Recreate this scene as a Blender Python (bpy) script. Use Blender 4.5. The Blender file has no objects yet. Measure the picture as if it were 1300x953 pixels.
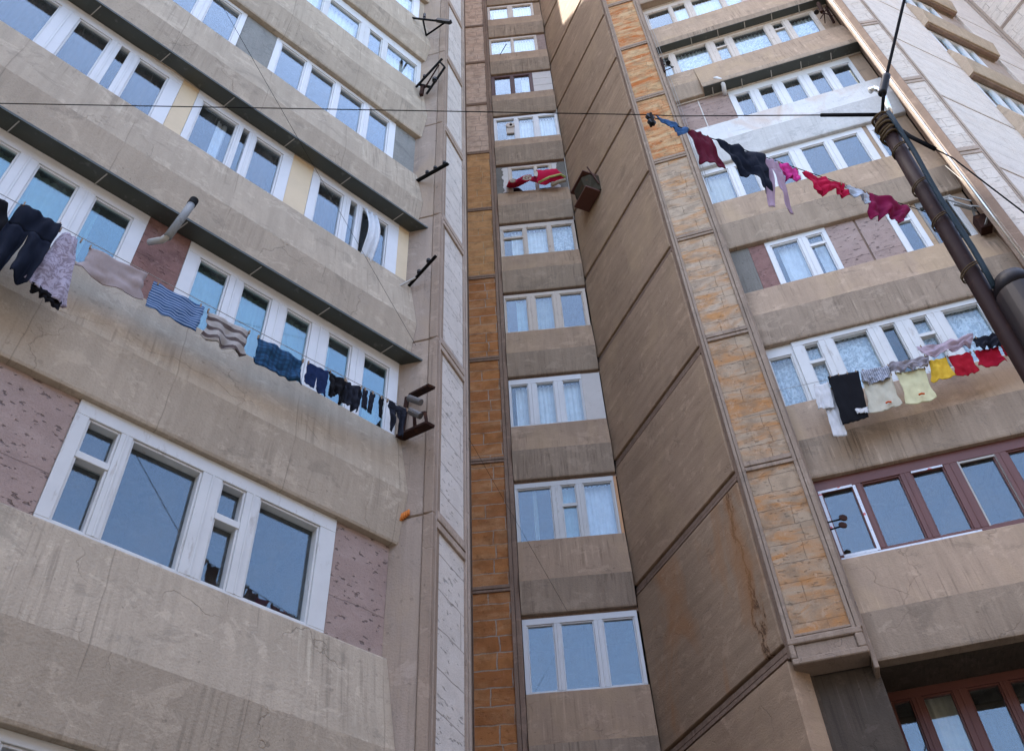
import bpy, math, random
from mathutils import Vector, Matrix, noise
R_ = math.radians
rnd = random.Random(7)
scn = bpy.context.scene
COL = scn.collection

# ------------------------------------------------------------------ helpers
class MB:
    def __init__(s): s.v = []; s.f = []
    def add(s, vs, fs):
        n = len(s.v); s.v += [tuple(v) for v in vs]; s.f += [tuple(i + n for i in f) for f in fs]
    def box(s, u0, u1, o0, o1, z0, z1):
        """box in wall coordinates: u along the wall, o outward, z up (local y = -o)"""
        a, b = -o1, -o0
        s.add([(u0,a,z0),(u1,a,z0),(u1,b,z0),(u0,b,z0),(u0,a,z1),(u1,a,z1),(u1,b,z1),(u0,b,z1)],
              [(0,1,5,4),(1,2,6,5),(2,3,7,6),(3,0,4,7),(4,5,6,7),(3,2,1,0)])
    def prism(s, prof, ufa, ufb, seg=1, wob=0.0):
        """profile of (o, z) points swept from u=ufa(o) to u=ufb(o)"""
        n = len(prof); vs = []
        for k in range(seg + 1):
            t = k / seg
            for (o, z) in prof:
                a, b = ufa(o), ufb(o)
                u = a + (b - a) * t
                w = wob * noise.noise(Vector((u * 1.3, z * 2.1, o * 3))) if o > -.05 else 0
                vs.append((u, -(o + w), z + w * .4))
        fs = []
        for k in range(seg):
            for i in range(n):
                j = (i + 1) % n
                fs.append((k*n+i, k*n+j, (k+1)*n+j, (k+1)*n+i))
        fs.append(tuple(range(n))[::-1]); fs.append(tuple(seg*n + i for i in range(n)))
        s.add(vs, fs)
    def tube(s, pts, r, sides=8, caps=True, r2=None):
        pts = [Vector(p) for p in pts]; n = len(pts); vs = []; fs = []
        prev = None
        for i, p in enumerate(pts):
            t = (pts[min(i+1, n-1)] - pts[max(i-1, 0)]).normalized()
            ref = Vector((0,0,1)) if abs(t.z) < .9 else Vector((1,0,0))
            if prev is None: a = t.cross(ref).normalized()
            else:
                a = (prev - t * prev.dot(t)).normalized()
            prev = a; b = t.cross(a)
            rr = r if r2 is None else r + (r2 - r) * i / (n - 1)
            for k in range(sides):
                th = 2*math.pi*k/sides
                vs.append(p + (a*math.cos(th) + b*math.sin(th))*rr)
        for i in range(n-1):
            for k in range(sides):
                k2 = (k+1) % sides
                fs.append((i*sides+k, i*sides+k2, (i+1)*sides+k2, (i+1)*sides+k))
        if caps:
            fs.append(tuple(range(sides))[::-1]); fs.append(tuple((n-1)*sides+k for k in range(sides)))
        s.add(vs, fs)
    def bar(s, p, q, w, h=None):
        """square bar from p to q"""
        h = h or w
        p, q = Vector(p), Vector(q); t = (q-p).normalized()
        ref = Vector((0,0,1)) if abs(t.z) < .9 else Vector((0,1,0))
        a = t.cross(ref).normalized()*w/2; b = t.cross(a).normalized()*h/2
        vs = [p-a-b,p+a-b,p+a+b,p-a+b,q-a-b,q+a-b,q+a+b,q-a+b]
        s.add(vs, [(0,1,2,3),(7,6,5,4),(0,4,5,1),(1,5,6,2),(2,6,7,3),(3,7,4,0)])
    def disc(s, c, axis, r, th, sides=14):
        c = Vector(c); a = Vector(axis).normalized()*th/2
        s.tube([c-a, c+a], r, sides)

def tag(o, label=None, cat=None, group=None, kind=None):
    if label: o['label'] = label
    if cat: o['category'] = cat
    if group: o['group'] = group
    if kind: o['kind'] = kind
    return o

class Frame:
    def __init__(s, x, y, az):
        a = R_(az); s.o = Vector((x, y, 0)); s.d = Vector((math.sin(a), math.cos(a), 0))
        n = Vector((s.d.y, -s.d.x, 0))
        if n.dot(s.o) > 0: n = -n
        s.n = n
        s.M = Matrix((( s.d.x, -n.x, 0, x), (s.d.y, -n.y, 0, y), (0,0,1,0), (0,0,0,1)))
    def pt(s, u, o, z): return s.o + s.d*u + s.n*o + Vector((0,0,z))

IDF = type('I', (), {'M': Matrix.Identity(4)})()

def build(name, mb, mat, frame=IDF, parent=None, bevel=0, smooth=False, recalc=True):
    me = bpy.data.meshes.new(name)
    me.from_pydata(mb.v, [], mb.f); me.update()
    if recalc:
        import bmesh
        bm = bmesh.new(); bm.from_mesh(me); bmesh.ops.recalc_face_normals(bm, faces=bm.faces); bm.to_mesh(me); bm.free()
    if smooth:
        for p in me.polygons: p.use_smooth = True
    ms = mat if isinstance(mat, (list, tuple)) else [mat]
    for m in ms: me.materials.append(m)
    o = bpy.data.objects.new(name, me); COL.objects.link(o)
    if parent is not None:
        o.parent = parent
        o.matrix_basis = parent['_w_inv'] @ frame.M if False else (WORLD[parent].inverted() @ frame.M)
    else:
        o.matrix_basis = frame.M.copy()
    WORLD[o] = frame.M.copy()
    if bevel:
        b = o.modifiers.new('Bevel', 'BEVEL'); b.width = bevel; b.segments = 1; b.limit_method = 'ANGLE'
    return o
WORLD = {}
def empty(name, loc):
    o = bpy.data.objects.new(name, None); COL.objects.link(o); o.location = loc
    o.empty_display_size = .3
    WORLD[o] = Matrix.Translation(loc); return o

# ------------------------------------------------------------------ materials
class NT:
    def __init__(s, name):
        s.m = bpy.data.materials.new(name); s.m.use_nodes = True
        s.t = s.m.node_tree; s.n = s.t.nodes; s.n.clear()
        s.out = s.n.new('ShaderNodeOutputMaterial')
    def new(s, typ, **kw):
        n = s.n.new('ShaderNode' + typ)
        for k, v in kw.items():
            if k in n.inputs.keys(): n.inputs[k].default_value = v
            else: setattr(n, k, v)
        return n
    def link(s, a, b): s.t.links.new(a, b)
    def coord(s, scale=(1,1,1), rot=(0,0,0), loc=(0,0,0)):
        tc = s.new('TexCoord'); mp = s.new('Mapping')
        mp.inputs['Scale'].default_value = scale; mp.inputs['Rotation'].default_value = rot; mp.inputs['Location'].default_value = loc
        s.link(tc.outputs['Object'], mp.inputs['Vector']); return mp.outputs['Vector']
    def noise(s, vec, scale, detail=4, rough=.55, dist=0.0):
        n = s.new('TexNoise'); n.inputs['Scale'].default_value = scale; n.inputs['Detail'].default_value = detail
        n.inputs['Roughness'].default_value = rough; n.inputs['Distortion'].default_value = dist
        s.link(vec, n.inputs['Vector']); return n.outputs['Fac']
    def ramp(s, fac, stops):
        r = s.new('ValToRGB'); e = r.color_ramp.elements
        while len(e) < len(stops): e.new(.5)
        for i, (p, c) in enumerate(stops):
            e[i].position = p; e[i].color = (c, c, c, 1) if isinstance(c, (int, float)) else (*c, 1)
        s.link(fac, r.inputs['Fac']); return r.outputs['Color']
    def mix(s, fac, a, b, mode='MIX'):
        m = s.new('Mix'); m.data_type = 'RGBA'; m.blend_type = mode
        def put(v, i):
            if isinstance(v, (int, float)): m.inputs[i].default_value = v
            elif isinstance(v, (tuple, list)): m.inputs[i].default_value = (*v, 1)
            else: s.link(v, m.inputs[i])
        put(fac, 0); put(a, 6); put(b, 7); return m.outputs[2]
    def math(s, op, a, b=0.0):
        m = s.new('Math'); m.operation = op
        for i, v in enumerate((a, b)):
            if isinstance(v, (int, float)): m.inputs[i].default_value = v
            else: s.link(v, m.inputs[i])
        return m.outputs[0]
    def finish(s, col, rough=.85, bump=None, bstr=.3, bdist=.01, metal=0, spec=.3):
        p = s.new('BsdfPrincipled'); p.inputs['Roughness'].default_value = rough if isinstance(rough, (int, float)) else .5
        if not isinstance(rough, (int, float)): s.link(rough, p.inputs['Roughness'])
        p.inputs['Metallic'].default_value = metal; p.inputs['Specular IOR Level'].default_value = spec
        if isinstance(col, (tuple, list)): p.inputs['Base Color'].default_value = (*col, 1)
        else: s.link(col, p.inputs['Base Color'])
        if bump is not None:
            b = s.new('Bump'); b.inputs['Strength'].default_value = bstr; b.inputs['Distance'].default_value = bdist
            s.link(bump, b.inputs['Height']); s.link(b.outputs['Normal'], p.inputs['Normal'])
        s.link(p.outputs['BSDF'], s.out.inputs['Surface']); return s.m

def mul(c, k): return tuple(x*k for x in c)

def concrete(name, col, col2, streak=.35, horiz=False, stain=None, fine=.25, dark=.35, seed=0, drip=.5, seam=0, crack=.32, rustrun=None):
    t = NT(name)
    v = t.coord(loc=(seed, seed*.7, seed*.3))
    big = t.noise(v, .9, 6, .6, .4)
    base = t.mix(t.ramp(big, [(.32, 0), (.68, 1)]), col, col2)
    sc = (.55, 1, 7) if horiz else (9, 4, .5)
    st = t.noise(t.coord(sc, loc=(seed+3, 1, 2)), 1.0, 5, .6, .3)
    base = t.mix(t.ramp(st, [(.35, streak), (.6, 0)]), base, mul(col, .55), 'MIX')
    # run-off marks: thin dark and pale vertical streaks that come and go
    dr = t.noise(t.coord((26, 6, .8), loc=(seed, 5, 1)), 1.0, 3, .5)
    msk = t.noise(t.coord((.8, 1, 1.2), loc=(seed+8, 2, 4)), 1.0, 3, .5)
    if not horiz:
        f = t.math('MULTIPLY', t.ramp(dr, [(.55, 0), (.66, drip)]), t.ramp(msk, [(.45, 0), (.6, 1)]))
        base = t.mix(f, base, mul(col, .45))
        f2 = t.math('MULTIPLY', t.ramp(dr, [(.32, drip*.7), (.4, 0)]), t.ramp(msk, [(.5, 0), (.65, 1)]))
        base = t.mix(f2, base, tuple(min(.7, x*1.5+.03) for x in col))
    patch = t.noise(v, 3.1, 5, .6, .8)
    base = t.mix(t.ramp(patch, [(.62, 0), (.72, dark)]), base, mul(col, .6))
    fn = t.noise(v, 45, 3, .6)
    base = t.mix(t.ramp(fn, [(.3, fine), (.55, 0)]), base, mul(col, .6))
    sp = t.noise(v, 16, 2, .4)
    base = t.mix(t.ramp(sp, [(.72, 0), (.76, .5)]), base, mul(col, .4))
    # hairline cracks
    vor = t.new('TexVoronoi'); vor.feature = 'DISTANCE_TO_EDGE'; vor.inputs['Scale'].default_value = .9
    wv = t.new('VectorMath'); wv.operation = 'ADD'
    nz = t.new('TexNoise'); nz.inputs['Scale'].default_value = 2.2; nz.inputs['Detail'].default_value = 5; t.link(v, nz.inputs['Vector'])
    sc_ = t.new('VectorMath'); sc_.operation = 'SCALE'; sc_.inputs['Scale'].default_value = .7; t.link(nz.outputs['Color'], sc_.inputs[0])
    t.link(v, wv.inputs[0]); t.link(sc_.outputs[0], wv.inputs[1]); t.link(wv.outputs[0], vor.inputs['Vector'])
    cm = t.noise(t.coord(loc=(seed+20, 3, 3)), 1.1, 2, .5)
    ck = t.math('MULTIPLY', t.ramp(vor.outputs['Distance'], [(.0, crack), (.005, 0)]), t.ramp(cm, [(.5, 0), (.6, 1)]))
    base = t.mix(ck, base, mul(col, .3))
    # chalky light scuffs and darker mould blotches, with hard irregular edges
    b1 = t.noise(t.coord((1, 1, 1.5), loc=(seed+31, 0, 0)), 2.3, 6, .75, .5)
    base = t.mix(t.ramp(b1, [(.56, 0), (.60, .28)]), base, tuple(min(.7, x*1.35+.02) for x in col))
    b2 = t.noise(t.coord((1, 1, 1.5), loc=(seed+41, 0, 0)), 1.6, 6, .77, .5)
    base = t.mix(t.ramp(b2, [(.57, 0), (.62, .38)]), base, (col[0]*.48, col[1]*.5, col[2]*.52))
    if seam:
        sp_ = t.new('SeparateXYZ'); t.link(t.coord(), sp_.inputs[0])
        fr_ = t.math('FRACT', t.math('ADD', t.math('MULTIPLY', sp_.outputs['X'], 1/seam), t.math('MULTIPLY', t.noise(v, 3, 2), .03)))
        base = t.mix(t.math('MULTIPLY', t.ramp(fr_, [(.0, .7), (.012, 0)]), t.ramp(cm, [(.4, 0), (.5, 1)])), base, mul(col, .4))
    if rustrun:
        sp_ = t.new('SeparateXYZ'); t.link(t.coord(), sp_.inputs[0])
        nx = t.noise(t.coord((2.5, 1, .9), loc=(3, 3, 3)), 1.6, 6, .7)
        dx_ = t.math('ABSOLUTE', t.math('ADD', t.math('SUBTRACT', sp_.outputs['X'], rustrun), t.math('MULTIPLY', t.math('SUBTRACT', nx, .5), .9)))
        base = t.mix(t.ramp(dx_, [(.0, .6), (.10, 0)]), base, (.26, .12, .045)); base = t.mix(t.ramp(dx_, [(.0, .9), (.035, 0)]), base, (.05, .028, .02))
    if stain:
        a = t.noise(t.coord((1.0, 1, .42), loc=(seed+1, 9, 3)), 1.3, 4, .6, .6)
        base = t.mix(t.ramp(a, [(.50, 0), (.68, .6)]), base, stain)
    h = t.math('ADD', t.math('SUBTRACT', t.math('MULTIPLY', fn, .5), t.math('MULTIPLY', ck, 1.5)), t.math('ADD', t.math('MULTIPLY', patch, .8), t.math('MULTIPLY', st, .5)))
    return t.finish(base, .92, h, .8, .016, spec=.1)

def stone(name, c1, c2, mort, veins=None, rowh=.29, bw=.62, vein_amt=.7, pit=.5, msize=.012, seed=0, vlo=.45, mott=.6):
    """coursed tuff slabs laid in the wall plane (x, z)"""
    t = NT(name)
    tc = t.new('TexCoord'); sep = t.new('SeparateXYZ'); cmb = t.new('CombineXYZ')
    t.link(tc.outputs['Object'], sep.inputs[0])
    vn = t.noise(t.coord(loc=(seed, 0, seed)), 5, 3, .5)
    off = t.math('MULTIPLY', t.math('SUBTRACT', vn, .5), .05)
    t.link(t.math('ADD', sep.outputs['X'], off), cmb.inputs['X'])
    t.link(t.math('ADD', t.math('ADD', sep.outputs['Z'], off), seed*.13), cmb.inputs['Y'])
    b = t.new('TexBrick'); t.link(cmb.outputs[0], b.inputs['Vector'])
    b.offset = .37; b.squash = .7; b.squash_frequency = 3
    b.inputs['Scale'].default_value = 1; b.inputs['Brick Width'].default_value = bw; b.inputs['Row Height'].default_value = rowh
    b.inputs['Mortar Size'].default_value = msize; b.inputs['Mortar Smooth'].default_value = .3; b.inputs['Bias'].default_value = -.1
    b.inputs['Color1'].default_value = (*c1, 1); b.inputs['Color2'].default_value = (*c2, 1); b.inputs['Mortar'].default_value = (*mort, 1)
    col = b.outputs['Color']
    v = t.coord(loc=(seed, 2, seed))
    if veins:
        a = t.noise(t.coord((.9, 1, 3.0), loc=(seed*2, 4, seed)), 1.3, 6, .62, .9)
        col = t.mix(t.ramp(a, [(vlo, 0), (vlo+.2, vein_amt)]), col, veins)
    m = t.noise(v, 4, 5, .6)
    col = t.mix(t.ramp(m, [(.36, mott), (.54, 0)]), col, mul(c1, .5))
    m2_ = t.noise(t.coord(loc=(seed+5, 1, 0)), 7, 8, .75, .6)
    col = t.mix(t.ramp(m2_, [(.55, 0), (.62, mott*.65)]), col, tuple(min(.75, x*1.25+.05) for x in c2))
    pn = t.noise(t.coord((9, 9, 22), loc=(seed, 1, 1)), 1.2, 3, .5)
    pf = t.ramp(pn, [(.63, 0), (.68, pit)])
    col = t.mix(pf, col, mul(c1, .3))
    fn = t.noise(v, 60, 2, .6)
    col = t.mix(t.ramp(fn, [(.3, .25), (.6, 0)]), col, mul(c1, .5))
    h = t.math('SUBTRACT', t.math('ADD', t.math('MULTIPLY', m, .8), t.math('MULTIPLY', fn, .25)), t.math('ADD', t.math('MULTIPLY', b.outputs['Fac'], .9), pf))
    return t.finish(col, .9, h, .95, .022, spec=.1)

def paint(name, col, rough=.5, worn=None, amt=.5, metal=0, spec=.4, grain=(6, 6, 6), thr=.58):
    t = NT(name)
    n = t.noise(t.coord(grain), 1.5, 5, .65)
    n2 = t.noise(t.coord(), 2.5, 4, .6)
    c = t.mix(t.ramp(n2, [(.35, .18), (.6, 0)]), col, mul(col, .6))
    if worn: c = t.mix(t.ramp(n, [(thr, 0), (thr+.08, amt)]), c, worn)
    return t.finish(c, rough, n, .2, .004, metal, spec)

def cloth(name, col, col2=None, pattern=None, rough=.9, scale=30):
    t = NT(name)
    c = col
    if pattern == 'stripe':
        w = t.new('TexWave'); w.wave_type = 'BANDS'; w.bands_direction = 'Z'; w.inputs['Scale'].default_value = scale
        w.inputs['Distortion'].default_value = .6; w.inputs['Detail Scale'].default_value = .5
        t.link(t.coord(), w.inputs['Vector']); c = t.mix(t.ramp(w.outputs['Fac'], [(.62, 0), (.72, 1)]), col, col2)
    elif pattern == 'check':
        def wv(d):
            w = t.new('TexWave'); w.bands_direction = d; w.inputs['Scale'].default_value = scale; w.inputs['Distortion'].default_value = .3
            t.link(t.coord(), w.inputs['Vector']); return t.ramp(w.outputs['Fac'], [(.5, 0), (.6, .55)])
        c = t.mix(wv('X'), t.mix(wv('Z'), col, col2), col2)
    elif pattern == 'blotch':
        n = t.noise(t.coord(), scale, 3, .6, 1.5); c = t.mix(t.ramp(n, [(.46, 0), (.54, 1)]), col, col2)
    f = t.noise(t.coord(), 8, 4, .6)
    base = col if not col2 else col
    c = t.mix(t.ramp(f, [(.35, .22), (.6, 0)]), c, mul(base, .6))
    p = t.new('BsdfPrincipled'); p.inputs['Roughness'].default_value = rough; p.inputs['Specular IOR Level'].default_value = .1
    if isinstance(c, tuple): p.inputs['Base Color'].default_value = (*c, 1)
    else: t.link(c, p.inputs['Base Color'])
    tr = t.new('BsdfTranslucent')
    if isinstance(c, tuple): tr.inputs['Color'].default_value = (*c, 1)
    else: t.link(c, tr.inputs['Color'])
    mx = t.new('MixShader'); mx.inputs[0].default_value = .22
    t.link(p.outputs[0], mx.inputs[1]); t.link(tr.outputs[0], mx.inputs[2])
    fold = t.noise(t.coord((14, 14, 5)), 1, 3, .5)
    b = t.new('Bump'); b.inputs['Strength'].default_value = .5; b.inputs['Distance'].default_value = .02
    t.link(fold, b.inputs['Height']); t.link(b.outputs[0], p.inputs['Normal']); t.link(b.outputs[0], tr.inputs['Normal'])
    t.link(mx.outputs[0], t.out.inputs['Surface']); return t.m

def glass(name, tint=(.93, .96, .97), r0=.07, wav=.004, refl=(.80, .92, 1)):
    """thin pane: reflectance r0 + (1-r0)(1-cos)^5 on each face, the rest passes"""
    t = NT(name)
    tr = t.new('BsdfTransparent'); tr.inputs[0].default_value = (*tint, 1)
    gl = t.new('BsdfGlossy'); gl.inputs['Roughness'].default_value = .015; gl.inputs['Color'].default_value = (*refl, 1)
    lw = t.new('LayerWeight'); lw.inputs['Blend'].default_value = .5
    fac = t.math('ADD', t.math('MULTIPLY', t.math('POWER', lw.outputs['Facing'], 4.0), 1-r0), r0)
    n = t.noise(t.coord((1.2, 1, 1.2)), 1.6, 2, .4)
    b = t.new('Bump'); b.inputs['Strength'].default_value = wav; b.inputs['Distance'].default_value = .1
    t.link(n, b.inputs['Height']); t.link(b.outputs[0], gl.inputs['Normal'])
    dirt = t.new('BsdfDiffuse'); dirt.inputs[0].default_value = (.42, .40, .36, 1)
    mx = t.new('MixShader'); t.link(fac, mx.inputs[0]); t.link(tr.outputs[0], mx.inputs[1]); t.link(gl.outputs[0], mx.inputs[2])
    m2 = t.new('MixShader'); d = t.noise(t.coord((1, 1, 1)), 5, 5, .6)
    t.link(t.ramp(d, [(.4, .01), (.8, .07)]), m2.inputs[0]); t.link(mx.outputs[0], m2.inputs[1]); t.link(dirt.outputs[0], m2.inputs[2])
    t.link(m2.outputs[0], t.out.inputs['Surface']); return t.m

M = {}
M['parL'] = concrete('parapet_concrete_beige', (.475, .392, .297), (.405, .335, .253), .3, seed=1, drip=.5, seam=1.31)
M['parL2'] = concrete('parapet_concrete_beige_lower', (.45, .371, .283), (.385, .318, .243), .25, seed=21, drip=.45, seam=1.31)
M['parC2'] = concrete('parapet_concrete_brown_lower', (.385, .295, .217), (.325, .248, .183), .45, seed=22, drip=.7)
M['parR2'] = concrete('parapet_concrete_warm_lower', (.40, .31, .23), (.335, .258, .192), .45, seed=23, drip=.9)
M['parU2'] = concrete('parapet_concrete_pale_lower', (0.432, 0.333, 0.234), (0.378, 0.291, 0.198), .3, seed=24)
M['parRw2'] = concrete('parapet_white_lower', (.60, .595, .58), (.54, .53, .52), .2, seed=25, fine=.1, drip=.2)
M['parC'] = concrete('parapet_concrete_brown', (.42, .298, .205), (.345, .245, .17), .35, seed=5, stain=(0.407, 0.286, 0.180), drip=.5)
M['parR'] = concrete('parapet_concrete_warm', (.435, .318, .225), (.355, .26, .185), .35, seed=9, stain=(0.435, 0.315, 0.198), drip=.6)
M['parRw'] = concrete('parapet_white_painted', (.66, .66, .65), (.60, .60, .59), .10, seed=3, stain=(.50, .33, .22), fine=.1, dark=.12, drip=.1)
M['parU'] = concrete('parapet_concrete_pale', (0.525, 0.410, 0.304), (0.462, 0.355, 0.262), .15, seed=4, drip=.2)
M['wallP'] = concrete('wall_concrete_mauve', (.385, .305, .243), (.33, .26, .208), .3, seed=2, stain=(0.378, 0.283, 0.196), drip=.4)
M['wallD'] = concrete('wall_panel_brown', (.43, .298, .198), (.335, .232, .155), .45, horiz=True, seed=6, stain=(0.420, 0.294, 0.182), fine=.4, dark=.35)
M['wallD2'] = concrete('wall_panel_rusty', (.405, .282, .187), (.31, .218, .145), .45, horiz=True, seed=16, stain=(.36, .17, .07), fine=.4, dark=.35, rustrun=2.72)
M['border'] = concrete('border_concrete', (0.347, 0.262, 0.198), (0.289, 0.215, 0.161), .3, seed=8, dark=.4)
M['borderO'] = concrete('border_concrete_dark', (0.284, 0.195, 0.143), (0.231, 0.160, 0.118), .3, seed=11, dark=.4)
M['borderT'] = concrete('border_concrete_pale', (0.420, 0.330, 0.267), (0.357, 0.280, 0.221), .2, seed=12)
M['rough'] = concrete('roughcast_grey', (.22, .205, .18), (.17, .16, .14), .25, seed=13, fine=.6)
M['greypl'] = concrete('grey_render', (.24, .235, .215), (.31, .305, .28), .2, seed=14, fine=.3, drip=.1)
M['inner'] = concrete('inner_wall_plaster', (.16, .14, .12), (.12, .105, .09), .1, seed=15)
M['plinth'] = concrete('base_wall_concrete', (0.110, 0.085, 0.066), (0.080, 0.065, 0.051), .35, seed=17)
M['stO1'] = stone('tuff_orange', (.45, .19, .068), (.33, .125, .045), (.38, .32, .26), (.56, .34, .18), seed=1, pit=.25, vein_amt=.5)
M['stO2'] = stone('tuff_amber', (.52, .28, .125), (.43, .21, .085), (0.454, 0.330, 0.200), (0.594, 0.330, 0.136), seed=2, pit=.2, vein_amt=.5)
M['stO3'] = stone('tuff_rose_beige', (.60, .43, .315), (.55, .385, .28), (.38, .29, .23), (.55, .42, .33), seed=3, pit=.2)
M['stP1'] = stone('tuff_mottled', (.43, .325, .225), (.385, .275, .18), (.25, .19, .14), (.44, .19, .055), seed=4, vein_amt=.85, vlo=.42, msize=.005, bw=.85, pit=.35)
M['stP2'] = stone('tuff_pale_mottled', (.47, .365, .265), (.43, .32, .225), (0.294, 0.221, 0.141), (0.483, 0.216, 0.062), seed=5, vein_amt=.85, vlo=.46, msize=.005, bw=.85, pit=.35)
M['stP3'] = stone('tuff_orange_streaked', (0.551, 0.377, 0.207), (0.490, 0.306, 0.153), (0.388, 0.265, 0.153), (0.428, 0.122, 0.027), seed=6, vein_amt=1.0, vlo=.40, msize=.004, bw=.95)
M['stW'] = stone('tuff_white', (.64, .58, .52), (.59, .53, .47), (.38, .32, .27), None, rowh=.42, bw=1.6, pit=.45, seed=7, msize=.006, mott=.18)
M['stT'] = stone('tuff_offwhite', (.64, .565, .49), (.60, .525, .455), (.46, .385, .32), (.54, .43, .335), rowh=.3, bw=.7, pit=.4, seed=8, vein_amt=.3, msize=.006, mott=.18)
M['stU'] = stone('tuff_white_wall', (.67, .595, .52), (.635, .56, .49), (.48, .40, .34), (.56, .45, .36), rowh=.5, bw=2.4, pit=.2, seed=9, vein_amt=.3, msize=.005, mott=.18)
M['stPink'] = stone('tuff_pink', (.37, .275, .24), (.33, .24, .205), (.26, .19, .165), (.44, .345, .30), rowh=1.6, bw=2.2, pit=.7, seed=10, vein_amt=.45, msize=.006, mott=.25)
M['stPurp'] = stone('tuff_purple', (0.264, 0.151, 0.133), (0.231, 0.130, 0.114), (0.187, 0.119, 0.102), (0.319, 0.194, 0.168), rowh=1.6, bw=2.2, pit=.5, seed=12, vein_amt=.4, msize=.005)
M['white'] = paint('white_plastic', (.65, .65, .645), .35)
M['oldwhite'] = paint('weathered_white_paint', (.60, .60, .585), .6, (.36, .32, .28), .55, grain=(9, 9, 2.2), thr=.6)
M['cream'] = paint('cream_paint', (.58, .50, .42), .6, (.28, .2, .15), .6, grain=(8, 8, 3))
M['brownfr'] = paint('brown_plastic', (.14, .05, .036), .45)
M['darkwood'] = paint('dark_red_wood', (.09, .035, .025), .6)
M['beigepan'] = paint('beige_siding', (0.660, 0.520, 0.333), .6)
M['whitepan'] = paint('white_board', (.58, .54, .50), .6, (.42, .35, .29), .5)
M['oranpan'] = paint('orange_board', (.62, .34, .17), .7)
M['hood'] = paint('dark_steel_sheet', (.075, .08, .07), .5, (.22, .22, .20), .35, metal=.4, thr=.6)
M['strut'] = paint('pale_strut', (.42, .40, .36), .6)
M['wood'] = paint('peg_wood', (.26, .17, .10), .8)
M['rust'] = paint('rusty_iron', (.035, .016, .012), .85, (.08, .032, .015), .7, spec=.1)
M['black'] = paint('black_iron', (.008, .008, .008), .8, spec=.1)
M['insul'] = paint('black_insulator', (.012, .011, .012), .5, spec=.2)
M['grey'] = paint('grey_pipe', (.22, .225, .22), .6, (.12, .10, .08), .5)
M['pole'] = paint('pole_brown_paint', (.026, .013, .012), .55, (.05, .024, .016), .6, spec=.08)
M['poleD'] = paint('pole_dark_paint', (.011, .008, .009), .5, (.025, .014, .012), .4, spec=.12)
M['conduit'] = paint('blue_grey_conduit', (.022, .036, .048), .7, spec=.1)
M['rope'] = paint('old_rope', (.10, .07, .04), .95, spec=.1)
M['wire'] = paint('wire', (.006, .006, .007), .8, spec=.08)
M['wireg'] = paint('wire_grey', (.28, .27, .25), .5)
M['steel'] = paint('galvanised_steel', (.62, .60, .57), .22, (.3, .26, .23), .5, metal=.9)
M['foam'] = paint('orange_foam', (.55, .17, .03), .9)
M['drum'] = paint('scuffed_grey_drum', (.11, .10, .095), .7, (.06, .035, .03), .6)
M['boxm'] = paint('olive_rusty_sheet', (.05, .042, .028), .85, (.10, .045, .02), .7, spec=.1)
M['tape'] = None
M['glass'] = glass('window_glass')
M['glassB'] = glass('window_glass_clear', (.95, .98, .98), .05)
M['glassT'] = glass('window_glass_teal', (.78, .90, .92), .12, refl=(.72, .92, 1))
M['glassD'] = glass('window_glass_dark', (.6, .64, .66), .08)
M['curW'] = cloth('curtain_white', (.78, .80, .82))
M['curL'] = cloth('curtain_lace', (.74, .78, .82), (.42, .47, .52), 'blotch', scale=9)
M['curB'] = cloth('curtain_brown', (.085, .055, .042))
M['curT'] = cloth('curtain_teal', (.36, .50, .50))
M['curI'] = cloth('curtain_ivory', (.60, .54, .42))
M['curG'] = cloth('curtain_sage', (.34, .36, .30))

def tape():
    t = NT('printed_protective_tape')
    v = t.coord((1, 1, 1))
    n = t.noise(v, 9, 1, .3)
    c = t.mix(t.ramp(n, [(.66, 0), (.69, 1)]), (.66, .70, .76), (.55, .12, .12))
    n2 = t.noise(t.coord((3, 1, 8)), 6, 2, .3)
    c = t.mix(t.ramp(n2, [(.62, 0), (.66, .5)]), c, (.30, .38, .5))
    return t.finish(c, .4, None)
M['tape'] = tape()

# ------------------------------------------------------------------ planes of the tower
FL = Frame(-1.384, 7.930, 45.15)
FP = Frame(-1.384, 7.930, 100.97)
FW = Frame(-.939, 7.844, 22.28)
FO = Frame(-.931, 13.317, 92.5)
FC = Frame(-.160, 13.360, 92.4)
FD = Frame(1.722, 13.330, 154.07)
FQ = Frame(3.095, 10.503, 103.9)       # front of the right pillar
FR = Frame(4.061, 10.652, 104.2)
FT = Frame(7.93, 9.03, 96.0)
FU = Frame(8.62, 9.07, 63.3)
TOPL, TOP = 41.0, 46.0

B = empty('apartment_building', (1.0, 12.0, 0))
tag(B, 'tall tower block of brown concrete panels, tuff stone strips and closed balconies seen from below', 'apartment building')

def P(name, mb, mat, fr, bevel=0, parent=None, **k): return build(name, mb, mat, fr, parent or B, bevel, **k)

# ------------------------------------------------------------------ windows
def curtain(fr, parent, u0, u1, z0, z1, mat, o=-.16, amp=.018, waves=None, gather=0):
    mb = MB(); n = max(12, int((u1-u0)*44)); rows = 5; w = waves or (u1-u0)*11
    ph = rnd.random()*6; vs = []; fs = []
    for j in range(rows):
        t = j/(rows-1)
        for i in range(n+1):
            s = i/n
            y = amp*math.sin(s*w*6.28+ph+.4*math.sin(s*9+ph)) + amp*.6*math.sin(s*w*2.3*6.28+t)
            vs.append((u0+(u1-u0)*s + gather*(t)*.1*math.sin(s*5), -(o+y), z1+(z0-z1)*t))
    for j in range(rows-1):
        for i in range(n):
            a = j*(n+1)+i; fs.append((a, a+1, a+n+2, a+n+1))
    mb.add(vs, fs)
    return build('curtain', mb, M[mat], fr, parent, smooth=True, recalc=False)

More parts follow.
